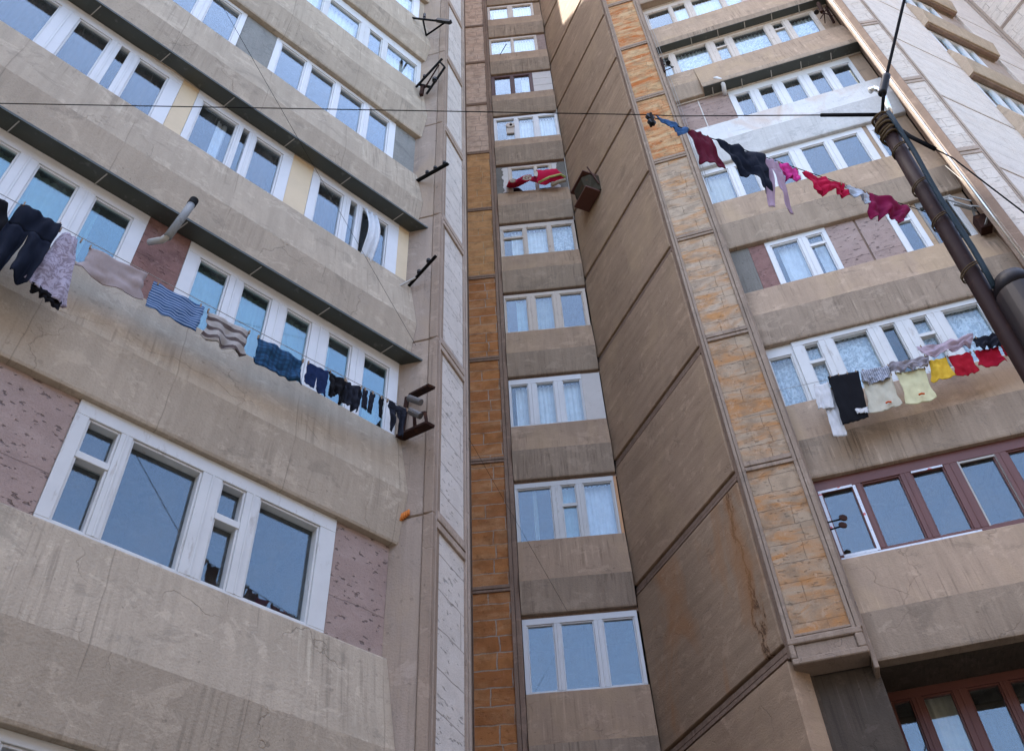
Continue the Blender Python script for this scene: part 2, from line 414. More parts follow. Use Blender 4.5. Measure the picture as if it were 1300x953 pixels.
def window(fr, u0, u1, z0, z1, panes, frame='white', fw=.05, label=None, glassmat='glass', curtains=(), depth=.07,
           gz=None, fine=True, room='inner', open_pane=None, o=0.0, sashes=True):
    """panes: list of (ua, ub[, transom_z[, glass]]) ; every pane is its own child"""
    mb = MB(); gz0, gz1 = gz or (z0+.06, z1-.08)
    o1, o0 = o, o-depth
    mb.box(u0, u1, o0, o1, z0, gz0); mb.box(u0, u1, o0, o1, gz1, z1)
    edges = [u0]
    for p in panes: edges += [p[0], p[1]]
    edges.append(u1)
    for i in range(0, len(edges), 2):
        if edges[i+1] - edges[i] > .004: mb.box(edges[i], edges[i+1], o0, o1, gz0, gz1)
    s = .022 if sashes else 0
    for p in panes:
        tz = p[2] if len(p) > 2 else None
        if tz: mb.box(p[0], p[1], o0+.005, o1-.006, tz-.035, tz+.035)
        if s and p[1]-p[0] > .16:      # sash beads stand back from the frame face
            for (a, b, c, d) in ((p[0], p[0]+s, gz0, gz1), (p[1]-s, p[1], gz0, gz1), (p[0]+s, p[1]-s, gz0, gz0+s), (p[0]+s, p[1]-s, gz1-s, gz1)):
                mb.box(a, b, o0+.01, o1-.018, c, d)
    # raised beads on wide mullions
    for i in range(2, len(edges)-2, 2):
        a, b = edges[i], edges[i+1]
        if b-a > .07:
            m = (a+b)/2; mb.box(m-.012, m+.012, o1, o1+.008, gz0, gz1)
    w = P('window', mb, M[frame], fr, bevel=.004)
    if label: w['label'] = label
    for p in panes:
        g = M[p[3]] if len(p) > 3 and p[3] else M[glassmat]
        tz = p[2] if len(p) > 2 else None
        for (a, b) in (((gz0, tz-.035), (tz+.035, gz1)) if tz else ((gz0, gz1),)):
            gm = MB(); gm.box(p[0], p[1], o0+.02, o0+.026, a, b)
            build('pane', gm, g, fr, w)
    for c in curtains:
        curtain(fr, w, c[0], c[1], c[3] if len(c) > 3 else gz0-.05, c[4] if len(c) > 4 else gz1+.04, c[2], o=o-.17)
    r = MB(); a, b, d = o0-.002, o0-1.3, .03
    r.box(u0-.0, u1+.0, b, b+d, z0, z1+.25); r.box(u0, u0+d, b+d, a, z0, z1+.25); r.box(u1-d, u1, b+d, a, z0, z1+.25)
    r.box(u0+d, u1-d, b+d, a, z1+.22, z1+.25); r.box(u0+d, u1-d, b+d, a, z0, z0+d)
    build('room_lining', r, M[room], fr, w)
    return w

def infill(fr, u0, u1, z0, z1, mat, o=-.012, th=.12, name='infill_panel', bevel=.004):
    mb = MB(); mb.box(u0, u1, o-th, o, z0, z1); return P(name, mb, M[mat], fr, bevel)

def parapet(fr, u0, u1, z0, zk, z1, mat, offs=(.04, .14, .06), shear=0.0, inner=-.10, seg=14, name='balcony_parapet'):
    a, b, c = offs
    prof = [(inner, z0), (c, z0), (c+.012, z0+.03), (b, zk), (a+.01, z1-.02), (a, z1), (inner, z1)]
    mb = MB(); mb.prism(prof, lambda o: u0, lambda o: u1 + shear*max(o, 0), seg, .008)
    low = M.get(mat+'2', M[mat])  # faces below the crease take the slightly darker second tone
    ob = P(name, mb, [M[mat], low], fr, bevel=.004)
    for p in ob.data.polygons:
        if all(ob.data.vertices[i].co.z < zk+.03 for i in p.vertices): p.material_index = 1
    return ob

def fill_row(fr, z0, z1, umin, umax, spans, mat, **k):
    """plain panels wherever a row has no window or special panel"""
    u = umin
    for (a, b) in sorted(spans) + [(umax, umax)]:
        if a - u > .02: infill(fr, u+.001, a-.001, z0, z1, mat, **k)
        u = max(u, b)

# ------------------------------------------------------------------ LEFT WING (beige balconies)
ls = lambda u: u*.979
lz = lambda z: 1.6 + (z-1.6)*.979
UL = -9.0
par_z = [(4.72, 5.38, 6.27), (7.53, 8.17, 9.02), (10.27, 10.97, 11.86), (13.10, 13.80, 14.64), (15.81, 16.48, 17.58), (18.70, 19.25, 20.41),
         (21.5, 22.1, 23.2), (24.3, 24.9, 26.0), (27.1, 27.7, 28.8), (29.9, 30.5, 31.6), (32.7, 33.3, 34.4), (35.5, 36.1, 37.2), (38.3, 38.9, 40.0)]
for i, (a, k, b) in enumerate(par_z):
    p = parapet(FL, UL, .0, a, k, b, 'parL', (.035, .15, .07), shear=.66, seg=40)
    if i == 1: p['label'] = 'beige balcony parapet above the lowest white wooden window'
# row 1 : old wooden windows
def LW(pans, u0, u1, z0, z1, **k):
    q = []
    for p in pans:
        q.append((ls(p[0]), ls(p[1])) + ((lz(p[2]),) if len(p) > 2 and p[2] else (None,) if len(p) > 2 else ()) + tuple(p[3:]))
    k['curtains'] = [(ls(c[0]), ls(c[1]), c[2]) + ((lz(c[3]), lz(c[4])) if len(c) > 3 else ()) for c in k.get('curtains', ())]
    if 'gz' in k: k['gz'] = (lz(k['gz'][0]), lz(k['gz'][1]))
    return window(FL, ls(u0), ls(u1), z0, z1, q, **k)
zr = lambda i: (par_z[i][2]-.06, par_z[i+1][0])
z0, z1 = zr(0)
LW([(-3.25,-2.95,7.1),(-2.84,-2.14),(-1.94,-1.68,7.1),(-1.53,-.85)], -3.37, -.67, z0, z1, frame='oldwhite', gz=(6.40, 7.50), depth=.12,
   label='old white wooden window with two vents, lowest on the left wing', o=.02)
infill(FL, ls(-6.2), ls(-3.37)-.002, z0, z1, 'stPink', o=.0, name='stone_infill')
infill(FL, ls(-.67)+.002, ls(.0), z0, z1, 'stPink', o=.0, name='stone_infill')
infill(FL, UL, ls(-6.2)-.002, z0, z1, 'parL')
# row 0 below the frame of row 1
z0 = 3.2; z1 = par_z[0][0]
LW([(-3.0,-2.3),(-2.2,-1.5)], -3.1, -1.4, z0, z1, frame='oldwhite', depth=.12)
fill_row(FL, z0, z1, UL, .0, [(ls(-3.1), ls(-1.4))], 'parL')
# row 2 : white plastic windows with sage curtains
z0, z1 = zr(1)
g2 = (9.20, 10.27)
LW([(-6.9,-6.45),(-6.30,-5.85),(-5.72,-5.40),(-5.26,-4.82),(-4.63,-4.20),(-4.02,-3.59)], -7.0, -3.44, z0, z1, gz=g2, curtains=[(-6.9,-4.0,'curG'),(-4.02,-3.9,'curG')],
   label='wide white window behind the navy trousers on the left wing', glassmat='glassT')
infill(FL, ls(-3.44)+.001, ls(-2.94)-.001, z0, z1, 'stPurp', name='stone_infill')
LW([(-2.79,-2.41),(-2.24,-1.86),(-1.66,-1.31),(-1.07,-.73),(-.55,-.17)], -2.94, -.03, z0, z1, gz=g2, curtains=[(-2.85,-1.25,'curG'),(-1.07,-.95,'curG'),(-.4,-.17,'curG',9.1,9.6)],
   label='five-pane white window behind the blue and dark washing', glassmat='glassT')
infill(FL, ls(-.03)+.001, 0.02, z0, z1, 'parL'); infill(FL, UL, ls(-7.0)-.001, z0, z1, 'parL')
# row 3
z0, z1 = zr(2); g3 = (12.12, 13.17)
LW([(-6.6,-6.05),(-5.93,-5.33),(-5.10,-4.68),(-4.55,-4.44),(-4.31,-3.90)], -6.7, -3.73, z0, z1, gz=g3, curtains=[(-6.6,-5.4,'curB'),(-5.12,-4.40,'curB'),(-4.33,-3.88,'curB')])
infill(FL, ls(-3.73)+.001, ls(-3.50)-.001, z0, z1, 'beigepan')
LW([(-3.41,-2.88),(-2.80,-2.71),(-2.60,-2.18)], -3.50, -2.03, z0, z1, gz=g3, curtains=[(-3.1,-2.95,'curW'),(-2.62,-2.18,'curB')])
infill(FL, ls(-2.03)+.001, ls(-1.70)-.001, z0, z1, 'beigepan')
LW([(-1.58,-1.17),(-1.05,-.94),(-.85,-.39)], -1.70, -.20, z0, z1, gz=g3, curtains=[(-1.6,-1.15,'curB')])
infill(FL, ls(-.20)+.001, ls(.02), z0, z1, 'beigepan'); infill(FL, UL, ls(-6.7)-.001, z0, z1, 'parL')
# row 4
z0, z1 = zr(3); g4 = (14.97, 16.03)
LW([(-5.6,-4.95),(-4.82,-4.01),(-3.86,-3.39)], -5.7, -3.30, z0, z1, gz=g4)
LW([(-2.66,-2.20),(-2.11,-1.65),(-1.55,-1.09),(-.97,-.56)], -2.76, -.43, z0, z1, gz=g4, label='four-pane white window between two patches of grey render')
infill(FL, ls(-3.30)+.001, ls(-2.76)-.001, z0, z1, 'greypl'); infill(FL, ls(-.43)+.001, ls(.05), z0, z1, 'greypl'); infill(FL, UL, ls(-5.7)-.001, z0, z1, 'greypl')
# row 5
z0, z1 = zr(4); g5 = (17.97, 18.80)
LW([(-4.4,-3.6),(-3.5,-3.0),(-2.9,-2.18),(-2.08,-1.40),(-1.20,-.90),(-.79,-.09)], -4.5, .03, z0, z1, gz=g5, frame='oldwhite', glassmat='glassB', curtains=[(-4.4,-2.2,'curW'),(-2.1,-1.4,'curW'),(-.8,-.1,'curW')])
infill(FL, UL, ls(-4.5)-.001, z0, z1, 'parL')
z0, z1 = zr(5)
LW([(-2.6,-1.9),(-1.8,-1.3),(-1.2,-.82),(-.73,-.29)], -2.7, -.14, z0, z1, gz=(20.85, 21.75), curtains=[(-1.2,-.3,'curW')])
infill(FL, ls(-.14)+.001, .02, z0, z1, 'parL'); infill(FL, UL, ls(-2.7)-.001, z0, z1, 'parL')
for i in range(6, 12):
    z0, z1 = zr(i)
    LW([(-2.6,-1.9),(-1.8,-1.3),(-1.2,-.75),(-.65,-.2)], -2.7, -.1, z0, z1)
    fill_row(FL, z0, z1, UL, .0, [(ls(-2.7), ls(-.1))], 'parL')
infill(FL, UL, .0, 40.0, TOPL, 'parL')
# dark steel hoods over rows 2 and 3
for zi, (hu, zh) in enumerate(((.14, 10.25), (.14, 13.10))):
    mb = MB()
    prof = [(-.0, zh+.015), (.0, zh+.002), (.225, zh-.008), (.225, zh+.022), (.215, zh+.022), (.215, zh+.004)]
    n = len(prof); mb.prism([(0.0, zh), (.225, zh-.012), (.228, zh+.016), (.222, zh+.016), (.218, zh-.002), (0.0, zh+.012)], lambda o: UL, lambda o: .005+.66*o, 30, 0)
    h = P('hood', mb, M['hood'], FL)
    h['label'] = 'dark sheet-steel hood over the second row of windows' if zi == 0 else 'dark sheet-steel hood over the third row of windows'
    u = -8.6
    while u < -.1:
        s = MB(); s.bar((u, -.01, zh-.02-.0), (u+.04, -.2, zh-.012), .012, .006); build('hood_strut', s, M['strut'], FL, h); u += .92

# P strip with panel seams and narrow border
joint = [7.86 + 2.77*k for k in range(-3, 13)]
for k in range(len(joint)-1):
    mb = MB(); mb.box(-.1, .345, -.25, 0, joint[k]+.012, joint[k+1]-.012); P('wall_panel', mb, M['wallP'], FP, .008)
    mb = MB(); mb.box(.350, .462, -.25, .008, joint[k]+.012, joint[k+1]-.012); P('panel_edge', mb, M['border'], FP, .010)
    mb = MB(); mb.box(-.1, .455, -.25, -.02, joint[k]-.012, joint[k]+.012); P('joint_mortar', mb, M['border'], FP)
# ------------------------------------------------------------------ stone columns
def column(fr, u0, u1, zs, band, lb, rb, mats, bmat, top, proud=.035, bottom=None, groove=True):
    """zs: centre heights of the joints; mats(i) gives the stone of panel i"""
    mb = MB()
    zb = bottom if bottom is not None else zs[0]-band/2
    if lb > 0: mb.box(u0, u0+lb*.5-.004, -.2, 0, zb, top); mb.box(u0+lb*.5-.004, u0+lb*.5+.004, -.2, -.04, zb, top); mb.box(u0+lb*.5+.004, u0+lb, -.2, -.008, zb, top)
    if rb > 0: mb.box(u1-rb, u1-rb*.55-.004, -.2, -.008, zb, top); mb.box(u1-rb*.55-.004, u1-rb*.55+.004, -.2, -.04, zb, top); mb.box(u1-rb*.55+.004, u1, -.2, 0, zb, top)
    P('panel_border', mb, M[bmat], fr, .006)
    zs = list(zs) + [top]
    for i, z in enumerate(zs[:-1]):
        mb = MB(); a, b = u0+lb, u1-rb; h = band/2
        mb.box(a, b, -.2, -.004, z-h, z-h*.25); mb.box(a, b, -.2, -.05, z-h*.25, z+.0); mb.box(a, b, -.2, -.004, z, z+h)
        P('joint_band', mb, M[bmat], fr, .006)
        mb = MB(); mb.box(a, b, -.2, -proud, z+h, zs[i+1]-h if i < len(zs)-2 else top)
        P('stone_panel', mb, M[mats(i)], fr)

# W: white stone face turned sideways
column(FW, .0, .865, [7.87+2.78*k for k in range(-2, 12)], .23, .12, .085, lambda i: 'stW', 'borderT', TOPL, bottom=0)
# return wall hidden from the camera, between the wing and the recess
FH = Frame(-.611, 8.644, 348.4)
mb = MB(); mb.box(.02, 4.8, 0, .3, 0, TOPL)
FH2 = Frame(-.611, 8.644, 168.4+180)
P('side_wall', (lambda m: m)(mb), M['wallD'], FH2)
# O: orange stone strip
mO = lambda i: 'stO1' if i < 6 else ('stO2' if i < 8 else 'stO3')
column(FO, .0, .79, [10.58+2.785*k-2.785*3 for k in range(0, 15)], .13, .025, .15, mO, 'borderO', TOP, bottom=0)
mb = MB(); mb.box(-.65, -.002, -.3, 0, 0, TOP); P('side_wall', mb, M['wallP'], FO)

# ------------------------------------------------------------------ C: the narrow recess with one window per floor
csill = [8.72, 11.50, 14.20, 16.96, 19.70, 22.42, 25.12, 27.82, 30.62, 33.36, 36.1, 38.9, 41.7]
chead = [10.00, 12.78, 15.50, 18.24, 20.96, 23.72, 26.42, 29.08, 31.80, 34.48, 37.2, 40.0]
kinks = [10.62, 13.45, 16.15, 18.96, 21.65, 24.53, 27.15, 29.8, 32.5, 35.1, 37.9, 40.7]
CU0, CU1 = .03, 1.875
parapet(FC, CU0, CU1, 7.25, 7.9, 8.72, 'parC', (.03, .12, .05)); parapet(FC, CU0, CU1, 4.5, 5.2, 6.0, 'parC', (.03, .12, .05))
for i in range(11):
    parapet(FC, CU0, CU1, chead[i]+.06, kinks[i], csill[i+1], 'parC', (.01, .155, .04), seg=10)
    mb = MB(); mb.box(CU0-.02, CU1+.02, -.1, -.03, chead[i], chead[i]+.06); P('lintel', mb, M['darkwood'] if i in (3, 4, 5, 6, 7) else M['borderO'], FC)
def CW(i, panes, u0=.03, u1=1.86, **k):
    gz = k.pop('gz', (csill[i]+.03, chead[i]-.1))
    return window(FC, u0, u1, csill[i]-.05, chead[i], panes, gz=gz, **k)
CW(-1+1, [(.10,.53),(.63,1.16),(1.30,1.80)], frame='white', gz=(8.75, 9.89), curtains=[], label='white three-pane window, lowest in the central recess')
CW(1, [(.07,.69),(.86,1.13,12.22),(1.26,1.78)], frame='oldwhite', gz=(11.50, 12.67), curtains=[(.84,1.15,'curT'),(1.24,1.80,'curW'),(.34,.42,'curG')], u1=1.82)
infill(FC, 1.822, 1.875, 11.45, 12.78, 'oranpan')
CW(2, [(.06,.42),(.58,.94),(1.11,1.48)], frame='white', gz=(14.22, 15.36), glassmat='glassB', curtains=[(.16,.42,'curW'),(.56,.96,'curW'),(1.10,1.49,'curW')], u1=1.50)
infill(FC, 1.502, 1.875, 14.15, 15.5, 'whitepan', o=-.005)
CW(3, [(.06,.55),(.72,1.12),(1.28,1.78)], frame='cream', gz=(16.98, 18.13), curtains=[(.3,.55,'curT'),(.70,1.14,'curG')])
CW(4, [(.10,.59,20.46),(.67,1.18),(1.28,1.80)], frame='cream', gz=(19.72, 20.80), glassmat='glassB', curtains=[(.30,.58,'curW'),(.66,1.19,'curW'),(1.27,1.81,'curL')])
window(FC, .34, 1.50, 22.42, 23.68, [(.42,1.04),(1.10,1.44)], gz=(22.46, 23.60), frame='cream', curtains=[(.4,1.45,'curB')], glassmat='glassD', label='small brown-curtained window in rough grey render')
infill(FC, .0, .336, 22.35, 23.72, 'rough'); infill(FC, 1.504, 1.875, 22.35, 23.72, 'rough')
for (a, b, sd) in ((.20, .335, 1), (1.505, 1.64, 2)):      # ragged white plaster beside that window
    mb = MB(); n = 14; vs = []; rr = random.Random(sd)
    for k in range(n+1):
        z = 22.46 + 1.2*k/n; w = rr.uniform(-.04, .03)
        x0, x1 = (a+w, b) if sd == 1 else (a, b+w)
        vs += [(x0, .011, z), (x1, .011, z), (x0, .0, z), (x1, .0, z)]
    fs = []
    for k in range(n):
        i = k*4; fs += [(i+2, i+3, i+7, i+6), (i, i+2, i+6, i+4), (i+1, i+5, i+7, i+3)]
    mb.add(vs, fs); P('plaster_patch', mb, M['whitepan'], FC)
CW(6, [(.10,.62),(.73,1.17),(1.31,1.80)], frame='white', gz=(25.14, 26.30), glassmat='glassB', curtains=[(.40,.62,'curW'),(.72,1.18,'curW'),(1.30,1.81,'curW')])
CW(7, [(.12,.62),(.72,1.21)], frame='darkwood', gz=(27.84, 28.98), u1=1.30, curtains=[(.95,1.2,'curW')])
for k in range(3):
    infill(FC, 1.303, 1.875, 27.80+.435*k, 27.80+.435*(k+1)-.012, 'whitepan', o=-.008)
CW(8, [(.08,.75),(.82,1.53)], frame='cream', gz=(30.64, 31.68), u1=1.60, curtains=[(.1,.76,'curL'),(.8,1.54,'curW')])
infill(FC, 1.602, 1.875, 30.55, 31.8, 'stPink')
CW(9, [(.10,.74),(.90,1.56)], frame='cream', gz=(33.36, 34.36), u1=1.63, curtains=[(.25,.76,'curW'),(.88,1.57,'curW')])
infill(FC, 1.632, 1.875, 33.3, 34.48, 'parC')
for i in (10, 11):
    CW(i, [(.10,.6),(.70,1.2),(1.3,1.8)], frame='cream')
window(FC, .03, 1.86, 5.95, 7.25, [(.10,.6),(.70,1.2),(1.3,1.8)], frame='oldwhite')
infill(FC, -.0, 1.9, 0, 4.5, 'plinth'); infill(FC, .0, 1.9, 41.6, TOP, 'parC')
# thin white conduit down the corner of the recess
for zc, h in ((20.9, 5.6),):
    mb = MB(); mb.tube([(1.865, -.035, zc), (1.868, -.035, zc+h*.5), (1.865, -.035, zc+h)], .012, 6); P('conduit', mb, M['strut'], FC)

# ------------------------------------------------------------------ D: big blank wall of brown panels
dj = [(-.2, -.0), (4.72, 4.92), (7.48, 7.70), (10.26, 10.46), (12.96, 13.16), (15.80, 15.97), (18.50, 18.66), (21.20, 21.35), (23.93, 24.07), (26.60, 26.74), (29.46, 29.60), (32.24, 32.36), (35.0, 35.1), (37.7, 37.8), (40.5, 40.6), (43.2, 43.3), (TOP, TOP+.1)]
for k in range(len(dj)-1):
    a, b = dj[k][1], dj[k+1][0]
    mb = MB(); mb.box(.015, 3.04, -.3, 0, a, b)
    P('wall_panel', mb, M['wallD2'] if k == 2 else M['wallD'], FD, .012)
    if k > 0:
        c, d = dj[k]; h = (d-c)
        mb = MB(); mb.box(.01, 3.04, -.3, -.018, c+h*.16, c+h*.40); mb.box(.01, 3.04, -.3, -.03, c+h*.50, c+h*.84); mb.box(.01, 3.04, -.3, -.11, c, d)
        P('joint_mortar', mb, M['borderO'], FD)
mb = MB(); mb.box(3.042, 3.10, -.3, -.03, 7.5, TOP); P('panel_edge', mb, M['borderO'], FD)

# ------------------------------------------------------------------ right pillar
qj = [7.74+2.77*k for k in range(0, 14)]
mQ = lambda i: ('stP1','stP1','stP2','stP2','stP3','stP3','stP3','stP3')[i] if i < 8 else 'stP3'
column(FQ, .0, .895, [z+.03 for z in [10.4, 13.18, 16.0, 18.76, 21.5, 24.22, 26.95, 29.7, 32.5, 35.3, 38.1, 40.9]], .17, .10, .12, lambda i: mQ(i+1), 'border', TOP)
column(FQ, .0, .895, [7.72], .06, .10, .12, lambda i: 'stP1', 'border', 10.345)
# foot of the pillar: a coffered concrete block that overhangs
mb = MB(); mb.box(-.01, .88, -.35, .01, 7.36, 7.44); mb.box(-.01, .88, -.35, .01, 7.62, 7.70); mb.box(-.01, .06, -.35, .01, 7.44, 7.62); mb.box(.78, .88, -.35, .01, 7.44, 7.62)
mb.box(.06, .78, -.35, -.025, 7.44, 7.62)
P('pillar_foot', mb, M['border'], FQ, .012)
mb = MB(); mb.box(.893, .9, -.6, -.0, 7.7, TOP); P('side_wall', mb, M['border'], FQ)
mb = MB(); mb.box(.885, .94, -.5, -.10, 7.2, TOP); P('panel_edge', mb, M['border'], FQ, .01)

# ------------------------------------------------------------------ R: right wing
rs = lambda u: u*1.026
rz = lambda z: 1.6 + (z-1.6)*1.026
RU1 = rs(4.14)
rpar = [(4.5, 5.1, 5.95), (7.23, 7.82, 8.66), (9.98, 10.62, 11.40), (12.72, 13.38, 14.10), (15.36, 16.0, 16.85), (18.12, 18.8, 19.62), (20.92, 21.5, 22.25), (23.52, 24.15, 24.88), (26.2, 26.8, 27.7), (28.9, 29.5, 30.4), (31.6, 32.2, 33.1), (34.3, 34.9, 35.8), (37, 37.6, 38.5)]
for i, (a, k, b) in enumerate(rpar):
    of = (.05, .16, .07)
    if i == 6: of = (.05, .27, .27)
    if i == 7: of = (.05, .24, .2)
    if i in (8,): of = (.05, .22, .2)
    kk = k if i not in (6, 7, 8) else a+.18
    if i == 6:
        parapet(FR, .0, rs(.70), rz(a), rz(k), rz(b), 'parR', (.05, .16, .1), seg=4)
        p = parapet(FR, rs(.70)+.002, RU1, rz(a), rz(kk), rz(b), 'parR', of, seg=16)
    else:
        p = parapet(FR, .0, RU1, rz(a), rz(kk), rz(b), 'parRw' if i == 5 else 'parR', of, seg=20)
    if i == 5: p['label'] = 'white-painted balcony parapet with orange stain'
def RW(pans, u0, u1, a, b, gz, **k):
    q = [(rs(p[0]), rs(p[1])) + ((rz(p[2]),) if len(p) > 2 and p[2] else (None,) if len(p) > 2 else ()) + tuple(p[3:]) for p in pans]
    k['curtains'] = [(rs(c[0]), rs(c[1]), c[2]) + ((rz(c[3]), rz(c[4])) if len(c) > 3 else ()) for c in k.get('curtains', ())]
    return window(FR, rs(u0), rs(u1), rz(a)-.05, rz(b), q, gz=(rz(gz[0]), rz(gz[1])), **k)
def RI(u0, u1, a, b, mat, **k): return infill(FR, rs(u0)+.001, rs(u1)-.001, rz(a)-.05, rz(b), mat, **k)
# R0 dark windows under the lowest visible parapet
RW([(.15,.38),(.50,.86),(1.02,1.40),(1.50,1.9),(2.05,2.6),(2.7,3.2)], .05, 3.4, 5.95, 7.23, (6.0, 7.12), frame='brownfr', curtains=[(.5,.9,'curI')], depth=.09, o=-.75)
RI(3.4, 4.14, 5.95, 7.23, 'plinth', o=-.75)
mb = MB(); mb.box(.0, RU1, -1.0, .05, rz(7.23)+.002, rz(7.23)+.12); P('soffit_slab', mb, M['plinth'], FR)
# R1 new brown windows still in protective tape
w = RW([(.12,.55),(.66,1.18),(1.32,1.75),(1.93,2.40),(2.56,3.05),(3.2,3.7)], .03, 4.10, 8.66, 9.98, (8.74, 9.80), frame='brownfr', label='new brown plastic window with protective tape on its left panes', depth=.08)
for (a, b, c, d) in ((.085,.125,8.75,9.76),(.545,.585,8.72,9.78),(.085,.545,9.762,9.80),(.125,.545,8.712,8.75),(.08,1.82,8.665,8.708),(1.33,1.74,9.77,9.80)):
    T_ = MB(); T_.box(rs(a), rs(b), .001, .006, rz(c), rz(d)); build('tape_strip', T_, M['tape'], FR, w)
s_ = MB()
for (a, b, c, d) in ((1.93,1.95,8.74,9.8),(1.95,2.42,9.76,9.79),(2.40,2.42,8.74,9.76)): s_.box(rs(a), rs(b), -.02, -.0, rz(c), rz(d))
build('sash', s_, M['glassB'] if False else M['strut'], FR, w)
# R2 old white windows with lace
w = RW([(.64,.88,12.20),(1.09,1.64),(1.83,2.06),(2.29,2.54,12.21),(2.76,3.32)], .48, 3.50, 11.40, 12.72, (11.44, 12.61), frame='oldwhite', depth=.11, o=.02, glassmat='glassB',
   curtains=[(.6,.92,'curL'),(1.05,1.68,'curL'),(1.83,1.9,'curL'),(2.2,2.6,'curL'),(2.7,3.35,'curL')], label='wide old white wooden window with lace curtains behind the washing')
w = RW([(.07,.43)], .03, .48, 11.40, 12.72, (11.44, 12.50), frame='oldwhite', o=-.01, glassmat='glassB', curtains=[(.05,.44,'curL')])
w = RW([(3.56,3.98)], 3.50, 4.10, 11.40, 12.72, (11.46, 12.55), frame='white')
# R3
RI(.0, .40, 14.10, 15.36, 'rough'); RI(.40, .69, 14.10, 15.36, 'stPurp', name='stone_infill')
RW([(.77,1.26),(1.40,1.68,14.97)], .69, 1.76, 14.10, 15.36, (14.14, 15.24), curtains=[(.9,1.26,'curW'),(1.5,1.68,'curW')], label='white window between dark pink stone panels', glassmat='glass')
RI(1.76, 2.26, 14.10, 15.36, 'stPink', name='stone_infill'); infill(FR, rs(2.26)+.002, rs(2.29)-.002, rz(14.10)-.05, rz(15.36), 'borderO', o=-.03)
RI(2.29, 2.80, 14.10, 15.36, 'stPink', name='stone_infill')
RW([(2.89,3.14,15.0)], 2.80, 3.23, 14.10, 15.36, (14.14, 15.26))
RI(3.23, 3.32, 14.10, 15.36, 'parR'); RW([(3.36,3.46)], 3.32, 3.50, 14.10, 15.36, (14.14, 15.2), frame='grey'); RI(3.50, 3.60, 14.10, 15.36, 'parR')
RW([(3.66,3.88)], 3.60, 3.94, 14.10, 15.36, (14.14, 15.3)); RI(3.94, 4.14, 14.10, 15.36, 'parR')
# R4
RW([(.07,.59),(.72,1.05),(1.13,1.30),(1.42,1.81),(2.03,2.50),(2.65,3.14)], .0, 3.28, 16.85, 18.12, (16.90, 17.96), curtains=[(.1,.55,'curI')], label='long white window below the white-painted parapet')
RI(3.28, 3.36, 16.85, 18.12, 'parR'); RW([(3.42,3.72)], 3.36, 3.80, 16.85, 18.12, (16.90, 17.9)); RI(3.80, 4.14, 16.85, 18.12, 'parR')
# R5
RI(.02, .53, 19.62, 20.92, 'stPink', name='stone_infill'); infill(FR, rs(.53)+.002, rs(.56)-.002, rz(19.62)-.05, rz(20.92), 'whitepan', o=-.008)
RI(.56, 1.20, 19.62, 20.92, 'stPink', name='stone_infill')
RW([(1.31,1.64),(1.82,2.15),(2.35,2.71),(2.91,3.23),(3.40,3.80)], 1.20, 3.86, 19.62, 20.92, (19.67, 20.66), curtains=[(1.3,1.65,'curB'),(1.8,2.16,'curB'),(2.33,2.72,'curB'),(2.9,3.25,'curB')], label='five-pane white window with brown curtains and pink stone on its left')
RI(3.86, 4.14, 19.62, 20.92, 'parR')
# R6
RW([(.06,.29,22.98),(.42,1.21),(1.39,1.66,23.02),(1.82,2.61),(2.79,3.05,23.05),(3.18,3.72)], .0, 3.80, 22.25, 23.52, (22.30, 23.38), frame='cream', glassmat='glassB', curtains=[(.05,.3,'curW'),(.4,1.22,'curL'),(1.37,1.68,'curL'),(1.8,2.63,'curL'),(2.77,3.07,'curL'),(3.16,3.74,'curL')], label='long cream window with lace curtains between two iron brackets')
RI(3.80, 4.14, 22.25, 23.52, 'parR')
# R7; the first opening's dark is put into a dark pane and brown curtain
RW([(.12,.72,None,'glassD'),(.80,1.15),(1.30,2.0),(2.1,2.5),(2.65,3.4)], .0, 4.1, 24.88, 26.2, (24.93, 25.95), frame='cream', glassmat='glassB', curtains=[(.1,.74,'curB'),(.8,1.16,'curW'),(1.28,2.02,'curW'),(2.08,2.52,'curW')])
for i in range(8, 12):
    a, b = rpar[i][2], rpar[i+1][0]
    RW([(.1,.7),(.80,1.15),(1.30,2.0),(2.1,2.5),(2.65,3.4)], .0, 4.1, a, b, (a+.04, b-.2), frame='cream')
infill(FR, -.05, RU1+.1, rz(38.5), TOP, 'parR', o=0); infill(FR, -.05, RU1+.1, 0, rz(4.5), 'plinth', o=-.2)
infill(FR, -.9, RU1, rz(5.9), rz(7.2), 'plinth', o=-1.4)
mb = MB(); mb.box(.0, 3.0, -.4, -.31, 0, 7.5); P('base_wall', mb, M['plinth'], FD)
mb = MB(); mb.box(-.1, .95, -.6, -.36, 0, 7.36); P('base_wall', mb, M['plinth'], FQ)
# struts and slab edges under the deep parapets
for i in (6, 7, 8):
    a = rz(rpar[i][0])
    for u in (.9, 1.55, 2.2, 2.85, 3.5):
        s = MB(); s.bar((rs(u), .0, a-.06), (rs(u)+.01, -.2, a-.005), .02, .012); P('bracket_strut', s, M['strut'], FR)
    mb = MB(); mb.box(0.01, RU1-.01, .0, .025, a-.05, a-.012); P('slab_edge', mb, M['cream'], FR)
    if i < 8: mb = MB(); mb.box(rs(.72) if i == 6 else .01, RU1-.01, .0, (.275 if i == 6 else .215), a-.011, a-.002); P('hood', mb, M['hood'], FR)

